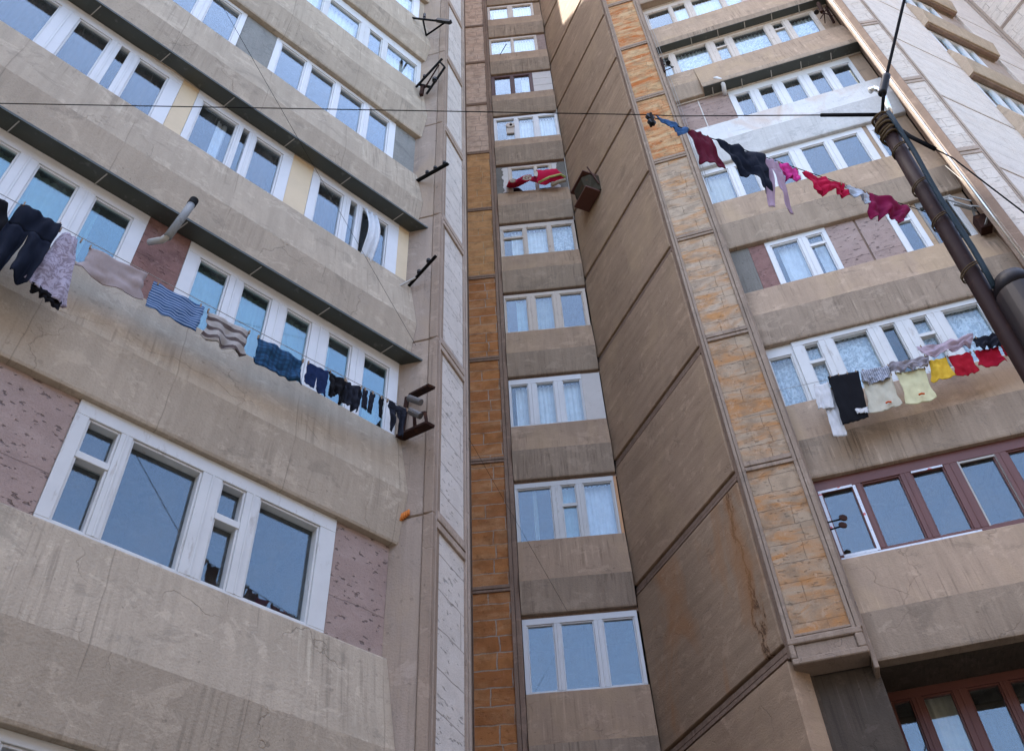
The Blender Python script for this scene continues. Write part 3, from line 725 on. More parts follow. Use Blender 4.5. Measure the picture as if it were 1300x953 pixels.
# T: white stone pier at the outer corner, with its sunlit return
column(FT, .0, .612, [16.08-2.75*k for k in range(5, 0, -1)] + [16.08+2.75*k for k in range(0, 11)], .24, .07, .075, lambda i: 'stT', 'borderT', TOP, bottom=0, proud=.02)
dx, dy = 8.2007-7.93, 9.6046-9.03
FTR = Frame(7.93, 9.03, math.degrees(math.atan2(dx, dy)))
mb = MB(); mb.box(.0, .66, -.15, 0.0, 0, TOP)
P('side_wall', mb, M['borderO'], FTR, .01)
mb = MB(); mb.tube([(.04, -.03, z) for z in (12.2, 16, 20, 24.5, 30)], .022, 8); P('downpipe', mb, M['steel'], FTR, smooth=True)
# U: white stone wall with its own short balconies
us = lambda u: u*.973
uz = lambda z: 1.6 + (z-1.6)*.973
uj = [18.72-2.75*k for k in range(5, 0, -1)] + [18.72, 21.5, 24.28, 27.0, 29.7, 32.4, 35.2, 38, 40.8]
U2 = us(6.35)
for k in range(len(uj)):
    za = uz(uj[k]); zb = uz(uj[k+1]) if k+1 < len(uj) else TOP
    za0 = 0 if k == 0 else za+.035
    for (a, b) in ((.005, us(2.02)), (us(4.62), U2)):
        mb = MB(); mb.box(a, b, -.25, 0, za0, zb-.035 if k+1 < len(uj) else TOP); P('stone_panel', mb, M['stU'], FU, .008)
        if k > 0:
            mb = MB(); mb.box(a, b, -.25, -.02, za-.035, za+.035); P('joint_band', mb, M['borderT'], FU)
for k in range(8, 12+6):
    zt = uz(25.2 + 2.75*(k-12)); zb = zt - 1.28
    if zt > TOP-1 : break
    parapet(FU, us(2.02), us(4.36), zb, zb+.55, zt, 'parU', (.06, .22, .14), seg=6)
    zz1 = zb + 2.675
    window(FU, us(2.10), us(3.62), zt-.04, zz1, [(us(2.2), us(2.62)), (us(2.74), us(3.1)), (us(3.2), us(3.55))], frame='white', curtains=[(us(2.2), us(3.5), 'curW')], o=-.03)
    infill(FU, us(3.62)+.001, us(4.62)-.001, zb, zz1, 'borderT', o=-.06)
    infill(FU, us(2.02)+.001, us(2.10)-.001, zt-.04, zz1, 'borderT', o=-.06)
    mb = MB(); mb.box(us(2.04), us(4.34), .0, .10, zb-.05, zb-.003); P('slab_edge', mb, M['darkwood'] if False else M['borderO'], FU, .01)
infill(FU, us(2.02)+.001, us(4.62)-.001, 0, uz(25.2-2.75*4)-1.28, 'stU', o=0)
# V: pier at the far end of that wall
vx, vy = (FU.o + FU.d*U2).x, (FU.o + FU.d*U2).y
FV = Frame(vx, vy, 154.07)
column(FV, .0, 1.15, [27.0-.3+2.65*(k-6) for k in range(0, 13)], .16, .14, .14, lambda i: 'stT', 'borderT', TOP, bottom=0, proud=.02)
mb = MB(); mb.box(1.2, 3.2, -.3, .0, 0, TOP); P('wall_panel', mb, M['stPurp'], FV)

# ------------------------------------------------------------------ hidden body of the tower (behind the rooms)
def body(name, pts, z0, z1, mat):
    mb = MB(); n = len(pts)
    mb.add([(x, y, z0) for x, y in pts] + [(x, y, z1) for x, y in pts], [tuple(range(n))[::-1], tuple(range(n, 2*n))] + [(i, (i+1) % n, n+(i+1) % n, n+i) for i in range(n)])
    return P(name, mb, mat, IDF)
def off(fr, u, o): p = fr.pt(u, o, 0); return (p.x, p.y)
body('wing_body', [off(FL, UL, -1.45), off(FL, -.9, -1.45), off(FH2, .3, .5), off(FH2, 4.7, .5), (-2.2, 16.0), (-14, 16.0)], 0, TOPL-.3, M['inner'])
body('tower_body', [(-2.0, 14.9), off(FC, 2.2, -1.45), off(FD, 1.6, -1.2), off(FR, -.2, -1.45), off(FR, 4.4, -1.45), off(FU, .4, -1.2), off(FU, U2-.2, -1.45), (16, 13.2), (16, 26), (-2.0, 26)], 0, TOP-.3, M['inner'])
mb = MB(); mb.box(UL-.3, UL, -6, .12, 0, TOPL); P('end_wall', mb, M['stW'], FL)

# ------------------------------------------------------------------ ground
def ground():
    t = NT('courtyard_asphalt'); v = t.coord()
    n = t.noise(v, .6, 6, .6); f = t.noise(v, 30, 3, .6)
    c = t.mix(n, (.055, .053, .05), (.085, .08, .075)); c = t.mix(t.ramp(f, [(.4, .4), (.6, 0)]), c, (.03, .03, .03))
    return t.finish(c, .9, f, .4, .01)
g = MB(); g.add([(-300,-300,0),(300,-300,0),(300,300,0),(-300,300,0)], [(0,1,2,3)])
go = build('ground', g, ground()); tag(go, 'grey asphalt courtyard ground at the foot of the tower', 'ground', kind='structure')

# ------------------------------------------------------------------ neighbouring blocks across the yard (they show in the lower panes; rear one added to cut low sky)
M['blockw'] = concrete('neighbour_panel_wall', (.26, .21, .17), (.21, .17, .14), .3, seed=33)
def neighbour(cx, cy, az, wid, hei, label):
    e = empty('apartment_building', (cx, cy, 0)); tag(e, label, 'apartment building')
    f = Frame(cx, cy, az)
    mb = MB(); mb.box(-wid/2, wid/2, -10, 0, 0, hei); build('wall', mb, M['blockw'], f, e)
    mb = MB(); mb.box(-wid/2-.3, wid/2+.3, -10.3, .3, hei, hei+.5); build('roof', mb, M['border'], f, e)
    n = int(hei//3)
    for j in range(n):
        for i in range(int(wid//5)):
            u = -wid/2 + 2.5 + i*5 - .9; z = 1.2 + 3*j
            w_ = MB()
            for (a, b, c, d) in ((0,1.8,0,.08),(0,1.8,1.42,1.5),(0,.08,.08,1.42),(1.72,1.8,.08,1.42),(.86,.94,.08,1.42)): w_.box(u+a, u+b, .0, .05, z+c, z+d)
            wo = build('window', w_, M['white'], f, e)
            p_ = MB(); p_.box(u+.08, u+1.72, .004, .012, z+.08, z+1.42); build('pane', p_, M['blackglass'], f, wo)
    return e
M['blackglass'] = paint('dark_window_glass', (.02, .025, .03), .08)
neighbour(17.0, -9.0, 25.0, 34, 17, 'long lower apartment block across the yard, to the right behind the viewer')
neighbour(-6.0, -24.0, 98.0, 36, 20, 'long apartment block straight behind the viewer, added to block low sky')  # unseen block, put in to darken the recess and right wing

# ------------------------------------------------------------------ washing
SHAPES = {
 'towel': [[(0,0,1),(1,.01,.99)]],
 'trousers': [[(0,.04,.96),(.32,.0,1.0)], [(.32,.0,.5),(.7,.0,.46),(1,.02,.44)], [(.32,.5,1.0),(.7,.54,1.0),(1,.56,.98)]],
 'shorts': [[(0,.04,.96),(.5,.0,1.0)], [(.5,.0,.5),(1,-.04,.46)], [(.5,.5,1.0),(1,.54,1.04)]],
 'shirt': [[(0,.14,.86),(.6,.16,.84),(.86,.2,.8),(1,.34,.66)], [(.55,.0,.17),(.85,-.10,.17),(.97,-.06,.08)], [(.55,.83,1.0),(.85,.83,1.10),(.97,.92,1.06)]],
 'tee': [[(0,.08,.92),(.62,.09,.91),(.8,.02,.98),(.93,.0,1.0),(1,.25,.75)]],
 'leggings': [[(0,.1,.9),(.22,.05,.95)], [(.22,.05,.5),(.6,.1,.42),(1,.12,.3)], [(.22,.5,.95),(.6,.58,.92),(1,.72,.94)]],
 'scrunch': [[(0,.0,1.0),(.3,-.03,1.02),(.7,.0,.99),(.9,.05,.94),(1,.16,.85)]],
 'rag': [[(0,.0,1.0),(.5,.05,1.02),(.75,.0,.55),(1,.08,.3)], [(.5,.6,1.02),(.9,.7,1.06),(1,.75,.95)]],
 'dress': [[(0,.22,.78),(.2,.14,.86),(.6,.05,.95),(1,-.04,1.04)]],
}
def garment(fr, name, quad, shape, mat, label, cat='clothing', amp=.03, folds=5, seed=1, group=None, bulge=.0, o=0.0, pegs=2, ragged=.02, mat2=None):
    TL, TR, BR, BL = quad; mb = MB(); rows = 22; colsn = 18
    rr = random.Random(seed); ph = rr.random()*6; ph2 = rr.random()*6
    sag = .012
    for strip in SHAPES[shape]:
        t0, t1 = strip[0][0], strip[-1][0]; nr = max(4, int(rows*(t1-t0))+2); base = []; vs = []; fs = []
        for j in range(nr+1):
            t = t0 + (t1-t0)*j/nr
            for a, b in zip(strip, strip[1:]):
                if t <= b[0]+1e-6: break
            k = (t-a[0])/(b[0]-a[0]+1e-9); xl = a[1]+(b[1]-a[1])*k; xr = a[2]+(b[2]-a[2])*k
            for i in range(colsn+1):
                s = xl + (xr-xl)*i/colsn
                top = Vector(TL)*(1-s) + Vector(TR)*s; bot = Vector(BL)*(1-s) + Vector(BR)*s
                q = top*(1-t) + bot*t
                u, z = q
                z -= sag*math.sin(min(max(s,0),1)*math.pi*2*max(1, pegs-1)*.5)**2*(1-t)
                edge = ragged*noise.noise(Vector((s*7+seed, t*3, seed)))*(t if t > .8 else .3)
                z += edge; u += ragged*.6*noise.noise(Vector((s*2+seed, t*5, 9)))
                y = amp*(.35+.65*t)*(1.5*noise.noise(Vector((s*folds*1.7+ph, t*1.1, seed*1.3))) + .35*math.sin(s*folds*5+ph+t*1.2)) + amp*.8*noise.noise(Vector((s*6, t*4, seed*1.7)))
                y += bulge*math.sin(t*math.pi)
                vs.append((u, -(o+y), z))
        w = colsn+1
        for j in range(nr):
            for i in range(colsn): a_ = j*w+i; fs.append((a_, a_+1, a_+w+1, a_+w))
        mb.add(vs, fs)
    ob = build(name, mb, M[mat] if isinstance(mat, str) else mat, fr, None, smooth=True, recalc=False)
    sd = ob.modifiers.new('Solidify', 'SOLIDIFY'); sd.thickness = .006
    tag(ob, label, cat, group)
    for k in range(pegs):
        s = (k+.5)/pegs if pegs > 1 else .5
        s = .08 + .84*(k/(pegs-1) if pegs > 1 else .5)
        q = Vector(TL)*(1-s) + Vector(TR)*s
        pb = MB(); pb.box(q[0]-.006, q[0]+.006, o-.010, o+.012, q[1]-.03, q[1]+.018)
        build('clothes_peg', pb, M['wood'], fr, ob)
    return ob

C_ = {}
V_ = lambda u, o, z: Vector((u, -o, z))
def cl(n, *a, **k): C_[n] = cloth('cloth_'+n, *a, **k); return C_[n]
OL = Vector(FL.o) + FL.n*.45
FLL = Frame(OL.x, OL.y, 45.15)
G1 = 'washing on the line of the left wing'; G2 = 'washing on the line of the right wing'; G3 = 'washing on the free line across the yard'
cl('navy', (.012,.016,.03)); cl('pattern', (.52,.47,.56), (.30,.25,.30), 'blotch', scale=16); cl('beige', (.42,.35,.34)); cl('stripe', (.05,.11,.24), (.30,.40,.55), 'stripe', scale=9)
cl('knit', (.46,.42,.39), (.12,.09,.085), 'stripe', scale=2.6); cl('plaid', (.03,.10,.20), (.02,.04,.08), 'check', scale=6); cl('dblue', (.015,.03,.09)); cl('black', (.012,.012,.015)); cl('dark', (.02,.022,.032))
cl('white', (.72,.72,.73)); cl('cream', (.62,.58,.46)); cl('ycream', (.72,.68,.42)); cl('check', (.62,.64,.70), (.03,.05,.12), 'check', scale=11); cl('greyb', (.34,.31,.34)); cl('yellow', (.72,.46,.05)); cl('lilac', (.48,.38,.44))
cl('red', (.42,.014,.03)); cl('red2', (.38,.01,.03)); cl('orange', (.75,.12,.02)); cl('denim', (.06,.15,.33)); cl('maroon', (.12,.012,.03)); cl('pink', (.62,.05,.28)); cl('crimson', (.50,.012,.06)); cl('sky', (.55,.62,.72)); cl('wine', (.22,.01,.06)); cl('mauve', (.42,.30,.38))
garment(FLL, 'skirt', ((-5.05,8.83),(-4.44,8.84),(-4.40,8.10),(-5.0,8.06)), 'dress', C_['black'], 'wide black skirt, leftmost on the left line', amp=.06, folds=3, seed=3, group=G1, pegs=3, o=-.04)
garment(FLL, 'trousers', ((-4.50,8.85),(-4.11,8.84),(-4.14,7.95),(-4.52,7.98)), 'trousers', C_['navy'], 'navy blue trousers with gathered waist between the black skirt and the patterned blouse', amp=.05, folds=3, seed=33, group=G1, pegs=2, o=.03)
garment(FLL, 'blouse', ((-4.13,8.82),(-3.90,8.83),(-3.80,7.97),(-4.17,8.04)), 'dress', C_['pattern'], 'lilac blouse with a scroll pattern hanging beside the navy trousers', amp=.045, folds=3, seed=4, group=G1)
garment(FLL, 'blouse_hem', ((-4.12,8.08),(-3.84,8.02),(-3.83,7.90),(-4.10,7.97)), 'towel', C_['black'], 'x', amp=.03, folds=5, seed=44, pegs=0)
hem = bpy.data.objects['blouse_hem']; bl = bpy.data.objects['blouse']; hem.parent = bl; hem.matrix_basis = Matrix.Identity(4); hem.name = 'hem'
for kx in ('label', 'category'):
    if kx in hem: del hem[kx]
hem['label'] = 'dark lace hem'
garment(FLL, 't_shirt', ((-3.88,8.81),(-3.23,8.85),(-3.22,8.50),(-3.88,8.47)), 'tee', C_['beige'], 'beige pink t-shirt hung by its hem in front of the purple stone', amp=.03, folds=2, seed=5, group=G1)
garment(FLL, 't_shirt', ((-3.20,8.83),(-2.67,8.85),(-2.68,8.48),(-3.20,8.46)), 'towel', C_['stripe'], 'blue t-shirt with thin pale stripes folded over the left line', amp=.02, folds=3, seed=6, group=G1)
garment(FLL, 'sweater', ((-2.67,8.84),(-2.13,8.86),(-2.15,8.50),(-2.62,8.45)), 'tee', C_['knit'], 'grey knitted sweater with dark bands next to the blue striped shirt', amp=.035, folds=3, seed=7, group=G1)
garment(FLL, 'shirt', ((-2.12,8.86),(-1.49,8.88),(-1.50,8.54),(-2.08,8.47)), 'tee', C_['plaid'], 'blue plaid shirt bunched on the left line', amp=.05, folds=4, seed=8, group=G1)
garment(FLL, 'shorts', ((-1.50,8.89),(-1.22,8.92),(-1.24,8.56),(-1.48,8.60)), 'shorts', C_['dblue'], 'small dark blue shorts right of the plaid shirt', amp=.02, folds=2, seed=9, group=G1)
garment(FLL, 'top', ((-1.23,8.92),(-1.01,8.94),(-1.03,8.56),(-1.2,8.60)), 'rag', C_['black'], 'crumpled black top next to the dark blue shorts', amp=.05, folds=3, seed=10, group=G1)
garment(FLL, 'top', ((-1.03,8.93),(-.80,8.95),(-.82,8.56),(-1.0,8.60)), 'scrunch', C_['dark'], 'dark grey rounded top between the black top and the socks', amp=.05, folds=3, seed=11, group=G1)
garment(FLL, 'sock', ((-.80,8.96),(-.73,8.97),(-.72,8.68),(-.78,8.68)), 'towel', C_['dark'], 'left dark sock of the close pair on the left line', seed=12, amp=.01, pegs=1, group=G1)
garment(FLL, 'sock', ((-.70,8.97),(-.63,8.98),(-.66,8.66),(-.71,8.66)), 'towel', C_['dark'], 'right dark sock of the close pair on the left line', seed=13, amp=.01, pegs=1, group=G1)
garment(FLL, 'sock', ((-.58,8.98),(-.52,8.98),(-.52,8.68),(-.56,8.68)), 'towel', C_['black'], 'single thin black sock hanging alone left of the dark tights', seed=14, amp=.01, pegs=1, group=G1)
garment(FLL, 'tights', ((-.49,8.99),(-.18,9.01),(-.22,8.55),(-.42,8.62)), 'leggings', C_['dark'], 'dark tights at the right end of the left line beside the rusty bracket', seed=15, amp=.03, group=G1)

def line_obj(name, pts, r, mat, label, cat, sides=6, parent=None):
    mb = MB(); mb.tube(pts, r, sides); o = build(name, mb, M[mat], IDF, parent, smooth=True)
    if label: tag(o, label, cat)
    return o
def sagline(a, b, sag, n=16):
    a, b = Vector(a), Vector(b)
    return [a.lerp(b, k/n) - Vector((0, 0, sag*4*(k/n)*(1-k/n))) for k in range(n+1)]
line_obj('clothesline', sagline(FLL.pt(-8.6, 0, 8.80), FLL.pt(-.02, 0, 9.03), .06), .004, 'wireg', 'thin clothesline strung along the left wing below its second window row', 'clothesline')

OR = Vector(FR.o) + FR.n*.5
FRL = Frame(OR.x, OR.y, 104.2)
R2 = lambda n, q, s, m, lab, **k: garment(FRL, n, q, s, C_[m], lab, group=G2, **k)
R2('t_shirt', ((.50,11.52),(.72,11.52),(.66,11.02),(.43,11.06)), 'towel', 'white', 'white t-shirt left of the black trousers on the right line', seed=21, amp=.02)
R2('trousers', ((.56,11.40),(.74,11.44),(.68,10.50),(.50,10.54)), 'towel', 'white', 'long white cotton trousers hanging half behind the black trousers', seed=22, amp=.025, folds=2, o=-.05)
R2('trousers', ((.73,11.61),(1.17,11.58),(1.04,10.68),(.66,10.64)), 'towel', 'black', 'black trousers folded in half, largest piece on the right line', seed=23, amp=.02, folds=2, pegs=4, o=.03)
R2('shirt', ((1.20,11.56),(1.62,11.54),(1.54,11.26),(1.16,11.28)), 'scrunch', 'check', 'blue and white checked shirt bunched above the cream t-shirt', seed=24, amp=.05, folds=5, o=.04)
R2('t_shirt', ((1.13,11.40),(1.62,11.40),(1.54,10.76),(1.05,10.74)), 'tee', 'cream', 'pale cream t-shirt with a small orange mark below the checked shirt', seed=25, amp=.025, folds=3)
R2('t_shirt', ((1.61,11.40),(2.08,11.36),(2.00,10.74),(1.58,10.74)), 'tee', 'ycream', 'yellowish cream t-shirt with a small orange mark left of the yellow shirt', seed=26, amp=.025, folds=3)
R2('sweater', ((1.60,11.56),(2.16,11.55),(2.10,11.33),(1.60,11.36)), 'scrunch', 'greyb', 'grey lilac sweater bundled over the line above the yellowish cream t-shirt', seed=27, amp=.07, folds=4, o=.05)
R2('t_shirt', ((2.12,11.48),(2.40,11.47),(2.38,11.06),(2.02,11.06)), 'tee', 'yellow', 'bright yellow t-shirt between cream and red ones', seed=28, amp=.03, folds=3)
R2('cardigan', ((2.06,11.74),(2.86,11.74),(2.78,11.53),(2.12,11.50)), 'scrunch', 'lilac', 'long pale pink cardigan thrown over the line above the yellow and red shirts', seed=29, amp=.07, folds=4, o=.06)
R2('t_shirt', ((2.38,11.48),(2.75,11.46),(2.70,11.05),(2.38,11.06)), 'tee', 'red', 'dark red t-shirt directly right of the yellow one', seed=30, amp=.03, folds=3)
R2('t_shirt', ((2.74,11.46),(3.12,11.44),(3.10,11.13),(2.70,11.10)), 'tee', 'red2', 'second dark red t-shirt, under the black bundle', seed=31, amp=.04, folds=3)
R2('top', ((2.84,11.66),(3.24,11.64),(3.16,11.40),(2.80,11.40)), 'scrunch', 'dark', 'black top bundled over the right line beside the pole', seed=32, amp=.07, folds=4, o=.06)
R2('top', ((3.16,11.70),(3.42,11.70),(3.36,11.50),(3.15,11.52)), 'scrunch', 'orange', 'bright orange top next to the pole', seed=33, amp=.06, folds=3, o=.05)
R2('shorts', ((3.13,11.49),(3.42,11.50),(3.36,11.24),(3.13,11.26)), 'shorts', 'red', 'red shorts under the orange top next to the pole', seed=34, amp=.04, folds=3)
R2('sock', ((.90,10.86),(1.07,10.84),(1.05,10.74),(.90,10.77)), 'towel', 'white', 'small white sock low in front of the black trousers', seed=35, amp=.01, pegs=0, o=.06)
tees = [o for o in bpy.data.objects if 'small orange mark' in str(o.get('label', ''))]
for ob_, (u, z) in zip(sorted(tees, key=lambda o: 'yellowish' in o['label']), ((1.36, 10.84), (1.82, 10.85))):
    pm = MB(); pm.tube([V_(u-.04, .055, z), V_(u, .06, z+.008), V_(u+.04, .055, z-.004)], .013, 6); build('print', pm, C_['orange'], FRL, ob_, smooth=True)
line_obj('clothesline', sagline(FRL.pt(-.05, 0, 11.60), FRL.pt(4.1, 0, 11.66), .05), .004, 'wireg', 'clothesline in front of the lace-curtained window of the right wing', 'clothesline')

FHL = Frame(1.5164, 4.6068, math.degrees(math.atan2(.89827, .43944)))
H = lambda n, q, s, m, lab, **k: garment(FHL, n, q, s, C_[m], lab, group=G3, **k)
H('jeans', ((.04,10.03),(.42,10.03),(.34,9.84),(.14,9.90)), 'scrunch', 'denim', 'small blue denim trousers nearest the black pulley', seed=41, amp=.03, folds=2)
H('sweatshirt', ((.41,10.03),(.66,10.02),(.72,9.46),(.44,9.44)), 'towel', 'maroon', 'dark maroon sweatshirt right of the denim on the high line', seed=42, amp=.04, folds=2)
H('jacket', ((.74,10.04),(1.30,10.09),(1.20,9.30),(.84,9.52)), 'rag', 'navy', 'dark navy jacket twisted in the wind on the high line', seed=43, amp=.06, folds=3)
H('leggings', ((1.28,10.09),(1.52,10.06),(1.42,9.10),(1.06,9.04)), 'leggings', 'mauve', 'pale mauve leggings with both legs dangling', seed=44, amp=.03, folds=2)
H('top', ((1.50,10.06),(1.76,10.09),(1.66,9.75),(1.50,9.76)), 'scrunch', 'pink', 'small hot pink top right of the mauve leggings', seed=45, amp=.05, folds=3)
H('t_shirt', ((1.82,10.09),(2.37,10.16),(2.32,9.90),(1.86,9.70)), 'rag', 'crimson', 'crimson t-shirt fluttering in the middle of the high line', seed=46, amp=.05, folds=4)
H('vest', ((2.36,10.17),(2.68,10.19),(2.66,9.94),(2.42,10.0)), 'scrunch', 'sky', 'pale blue and white vest between two red pieces', seed=47, amp=.04, folds=2)
H('blouse', ((2.64,10.18),(3.34,10.27),(2.92,9.72),(2.54,9.66)), 'rag', 'wine', 'wine red blouse at the pole end of the high line', seed=48, amp=.06, folds=4)

# ------------------------------------------------------------------ pole, cables
def pol(r, az, z): return Vector((r*math.sin(R_(az)), r*math.cos(R_(az)), z))
pt_top = pol(5.0, 38.48, 8.44); pt_low = pol(5.0, 37.6, 6.43)
dirp = (pt_top - pt_low).normalized()
def ax(z): return pt_low + dirp*((z-6.43)/dirp.z)
pole = empty('utility_pole', pol(5.05, 37.5, 0))
tag(pole, 'dark brown steel pole with a strapped thinner pipe and cables tied to its tip', 'utility pole')
side = Vector((math.cos(R_(38)), -math.sin(R_(38)), 0))
mb = MB(); mb.tube([ax(z) for z in (.0, 3, 6, 7.2, 8.44)], .058, 16); build('upper_pipe', mb, M['pole'], IDF, pole, smooth=True)
mb = MB(); th = [Vector((0,0,0))]
bc = lambda z: ax(z) + side*.185 + Vector((0,.02,0))
mb.tube([bc(0), bc(3), bc(6.1)], .145, 20); mb.tube([bc(6.1), bc(6.2), bc(6.26)], .145, 20, r2=.10); build('main_shaft', mb, M['poleD'], IDF, pole, smooth=True)
mb = MB(); mb.tube([ax(z) + side*.064 + Vector((-.02,-.05,0)) + Vector((.008*math.sin(z*5), 0, 0)) for z in [6.2+.2*k for k in range(12)]], .019, 8); build('conduit', mb, M['conduit'], IDF, pole, smooth=True)
def ring(c, r, n=14, tilt=0.0, wob=0):
    return [c + Vector((r*math.cos(t), r*math.sin(t), tilt*math.cos(t)*r + wob*math.sin(3*t))) for t in [6.2832*k/n for k in range(n+1)]]
for z, r in ((6.45,.082),(7.02,.08),(7.45,.08),(7.95,.074)):
    mb = MB(); mb.tube(ring(ax(z) + side*.01, r, tilt=.35), .005, 5, False); mb.tube(ring(ax(z)+side*.01 + Vector((0,0,.02)), r, tilt=.3), .005, 5, False)
    build('tie_wire', mb, M['rope'], IDF, pole, smooth=True)
mb = MB()
for k in range(7): mb.tube(ring(ax(8.16+.045*k), .070+.010*math.sin(k*2.1), tilt=.25*math.sin(k*1.7), wob=.01), .011, 5, False)
build('rope_binding', mb, M['rope'], IDF, pole, smooth=True)
mb = MB(); mb.tube([ax(8.44), ax(8.50)], .055, 12, r2=.03); build('pipe_cap', mb, M['poleD'], IDF, pole, smooth=True)

tip = ax(8.52)
Apt = FHL.pt(-.03, 0, 9.98)
# the cable leaves the tip to the left, passes over the pulley and reaches the left wing
Lend = pol(6.35, -49.6, 1.6+6.35*1.351)
c1 = tip.lerp(Apt, .22)
cab = line_obj('cable', [tip, c1] + [c1.lerp(Apt, k/6) for k in range(1, 6)] + [Apt + Vector((0,0,.03))] + [(Apt + Vector((0,0,.03))).lerp(Lend, k/12) for k in range(1, 13)], .0055, 'wire', 'thin black cable crossing the whole yard from the pole tip to the left wing', 'cable')
mb = MB(); mb.tube([tip, tip.lerp(Apt, .1), tip.lerp(Apt, .22)], .016, 8); build('cable_sleeve', mb, M['wire'], IDF, cab, smooth=True)
up_end = pol(5.9, 54.5, 1.6+5.9*1.80)
u0p = pol(5.0, 38.9, 8.52)
ins = pol(5.02, 40.4, 1.6+5.02*1.445)
upc = pol(5.15, 46.42, 1.6+5.15*1.613)
up_end = upc + (upc-ins)*1.2
cb = line_obj('cable', [u0p, ins, upc, up_end], .015, 'wire', 'thick black cable rising from the pole tip out of the top of the view', 'cable')
mb = MB(); d = (upc-ins).normalized(); mb.tube([ins-d*.12, ins-d*.09, ins, ins+d*.09, ins+d*.12], .034, 10); build('strain_insulator', mb, M['insul'], IDF, cb, smooth=True)
k1 = pol(4.95, 39.6, 1.6+4.95*1.29); k2 = pol(5.0, 41.3, 1.6+5.0*1.19); k3 = pol(5.1, 42.93, 1.6+5.1*1.016); k4 = k3 + (k3-k2)*2.0
cc = line_obj('cable', [tip, k1, k2, k3, k4], .006, 'wire', 'thin cable running down to the right from the pole tip past the white stone', 'cable')
mb = MB(); mb.tube([tip, k1, k1.lerp(k2, .6)], .017, 8); build('cable_sleeve', mb, M['wire'], IDF, cc, smooth=True)
# clothesline of the free washing, with the pulley at its far end
Bend = FHL.pt(3.9, 0, 10.30)
line_obj('clothesline', sagline(Apt, FHL.pt(3.42, 0, 10.27), .02) + [Bend], .005, 'wire', 'high clothesline from the black pulley towards the pole, hung with red and dark clothes', 'clothesline')
pl = empty('pulley', Apt); tag(pl, 'black double pulley hanging on the thin cable in front of the rusty stone pillar', 'pulley')
mb = MB(); mb.disc(Apt + Vector((0,0,-.02)), FHL.n, .045, .035); mb.disc(Apt + Vector((0,0,-.12)), FHL.n, .042, .035); build('wheel', mb, M['insul'], IDF, pl, smooth=False)
mb = MB(); mb.bar(Apt + FHL.n*.025 + Vector((0,0,.03)), Apt + FHL.n*.025 + Vector((0,0,-.17)), .022, .008); mb.bar(Apt - FHL.n*.025 + Vector((0,0,.03)), Apt - FHL.n*.025 + Vector((0,0,-.17)), .022, .008); build('side_plate', mb, M['black'], IDF, pl)

# diagonal thin wire over the left wing down to the recess
w0 = FL.pt(-3.6, .7, 17.9)
w1 = pol(13.1, 2.6, 1.6+13.1*.636)
d0 = pol(4.5, -36.9, 1.6+4.5*2.105)
line_obj('wire', sagline(d0, w1, .0, 10), .0022, 'wire', 'very thin wire slanting from the top of the left wing down to the recess', 'wire')

# ------------------------------------------------------------------ iron brackets with pulleys
def L_(fr): 
    return lambda u, o, z: Vector((u, -o, z))
def bracket(fr, base, label, parts, cat='bracket', mat='black'):
    e = empty('clothesline_bracket', fr.pt(*base)); tag(e, label, cat, 'iron brackets that hold clotheslines')
    for nm, m, fn in parts:
        mb = MB(); fn(mb); build(nm, mb, M[m], fr, e, .002)
    return e
V = lambda u, o, z: Vector((u, -o, z))
def knob(mb, p, h=.09, r=.03):      # small bell insulator standing on an arm
    p = Vector(p); mb.tube([p, p+Vector((0,0,h*.35)), p+Vector((0,0,h*.4)), p+Vector((0,0,h*.75)), p+Vector((0,0,h))], r*.5, 10); mb.tube([p+Vector((0,0,h*.3)), p+Vector((0,0,h*.85))], r, 10)
def F_(u, z, o):       # a wall position carried out from the strip by o metres
    k = 1 - o/7.52; return V(2.866+(u-2.866)*k, o, 1.6+(z-1.6)*k)
bracket(FP, (.08, 0, 14.5), 'flat dark iron arm with three insulators beside the grey render', [
    ('arm', 'black', lambda m: m.bar(F_(.06,14.47,.02), F_(.56,14.77,.34), .055, .03)),
    ('insulator', 'insul', lambda m: knob(m, F_(.22,14.60,.12))), ('insulator', 'insul', lambda m: knob(m, F_(.35,14.68,.2))), ('insulator', 'insul', lambda m: knob(m, F_(.50,14.76,.3)))])
bracket(FP, (.03, 0, 11.8), 'thin dark iron arm with two insulators and a pale rod beside the beige siding', [
    ('arm', 'black', lambda m: m.bar(F_(.02,11.80,.02), F_(.41,12.37,.34), .04, .025)),
    ('insulator', 'insul', lambda m: knob(m, F_(.17,12.03,.14), .09)), ('insulator', 'insul', lambda m: knob(m, F_(.30,12.24,.24), .09)),
    ('rod', 'strut', lambda m: m.bar(F_(-.10,11.86,.16), F_(.14,11.98,.12), .02, .02))])
bracket(FP, (.0, 0, 17.6), 'open rectangular iron frame bracket at the end of a beige balcony', [
    ('arm', 'black', lambda m: (m.bar(F_(-.07,17.72,.18), F_(.41,18.63,.30), .035), m.bar(F_(.14,17.35,.10), F_(.47,18.24,.26), .035), m.bar(F_(.37,18.52,.29), F_(.47,18.24,.26), .025), m.bar(F_(-.02,17.80,.18), F_(.22,17.56,.12), .04))),
    ('rod', 'rust', lambda m: (m.bar(F_(.10,17.6,.15), F_(.35,18.4,.28), .022), m.bar(F_(.04,17.35,.14), F_(.06,17.7,.14), .06))),
    ('insulator', 'insul', lambda m: (knob(m, F_(.08,18.0,.22), .12), knob(m, F_(.28,17.75,.2), .14, .045)))])
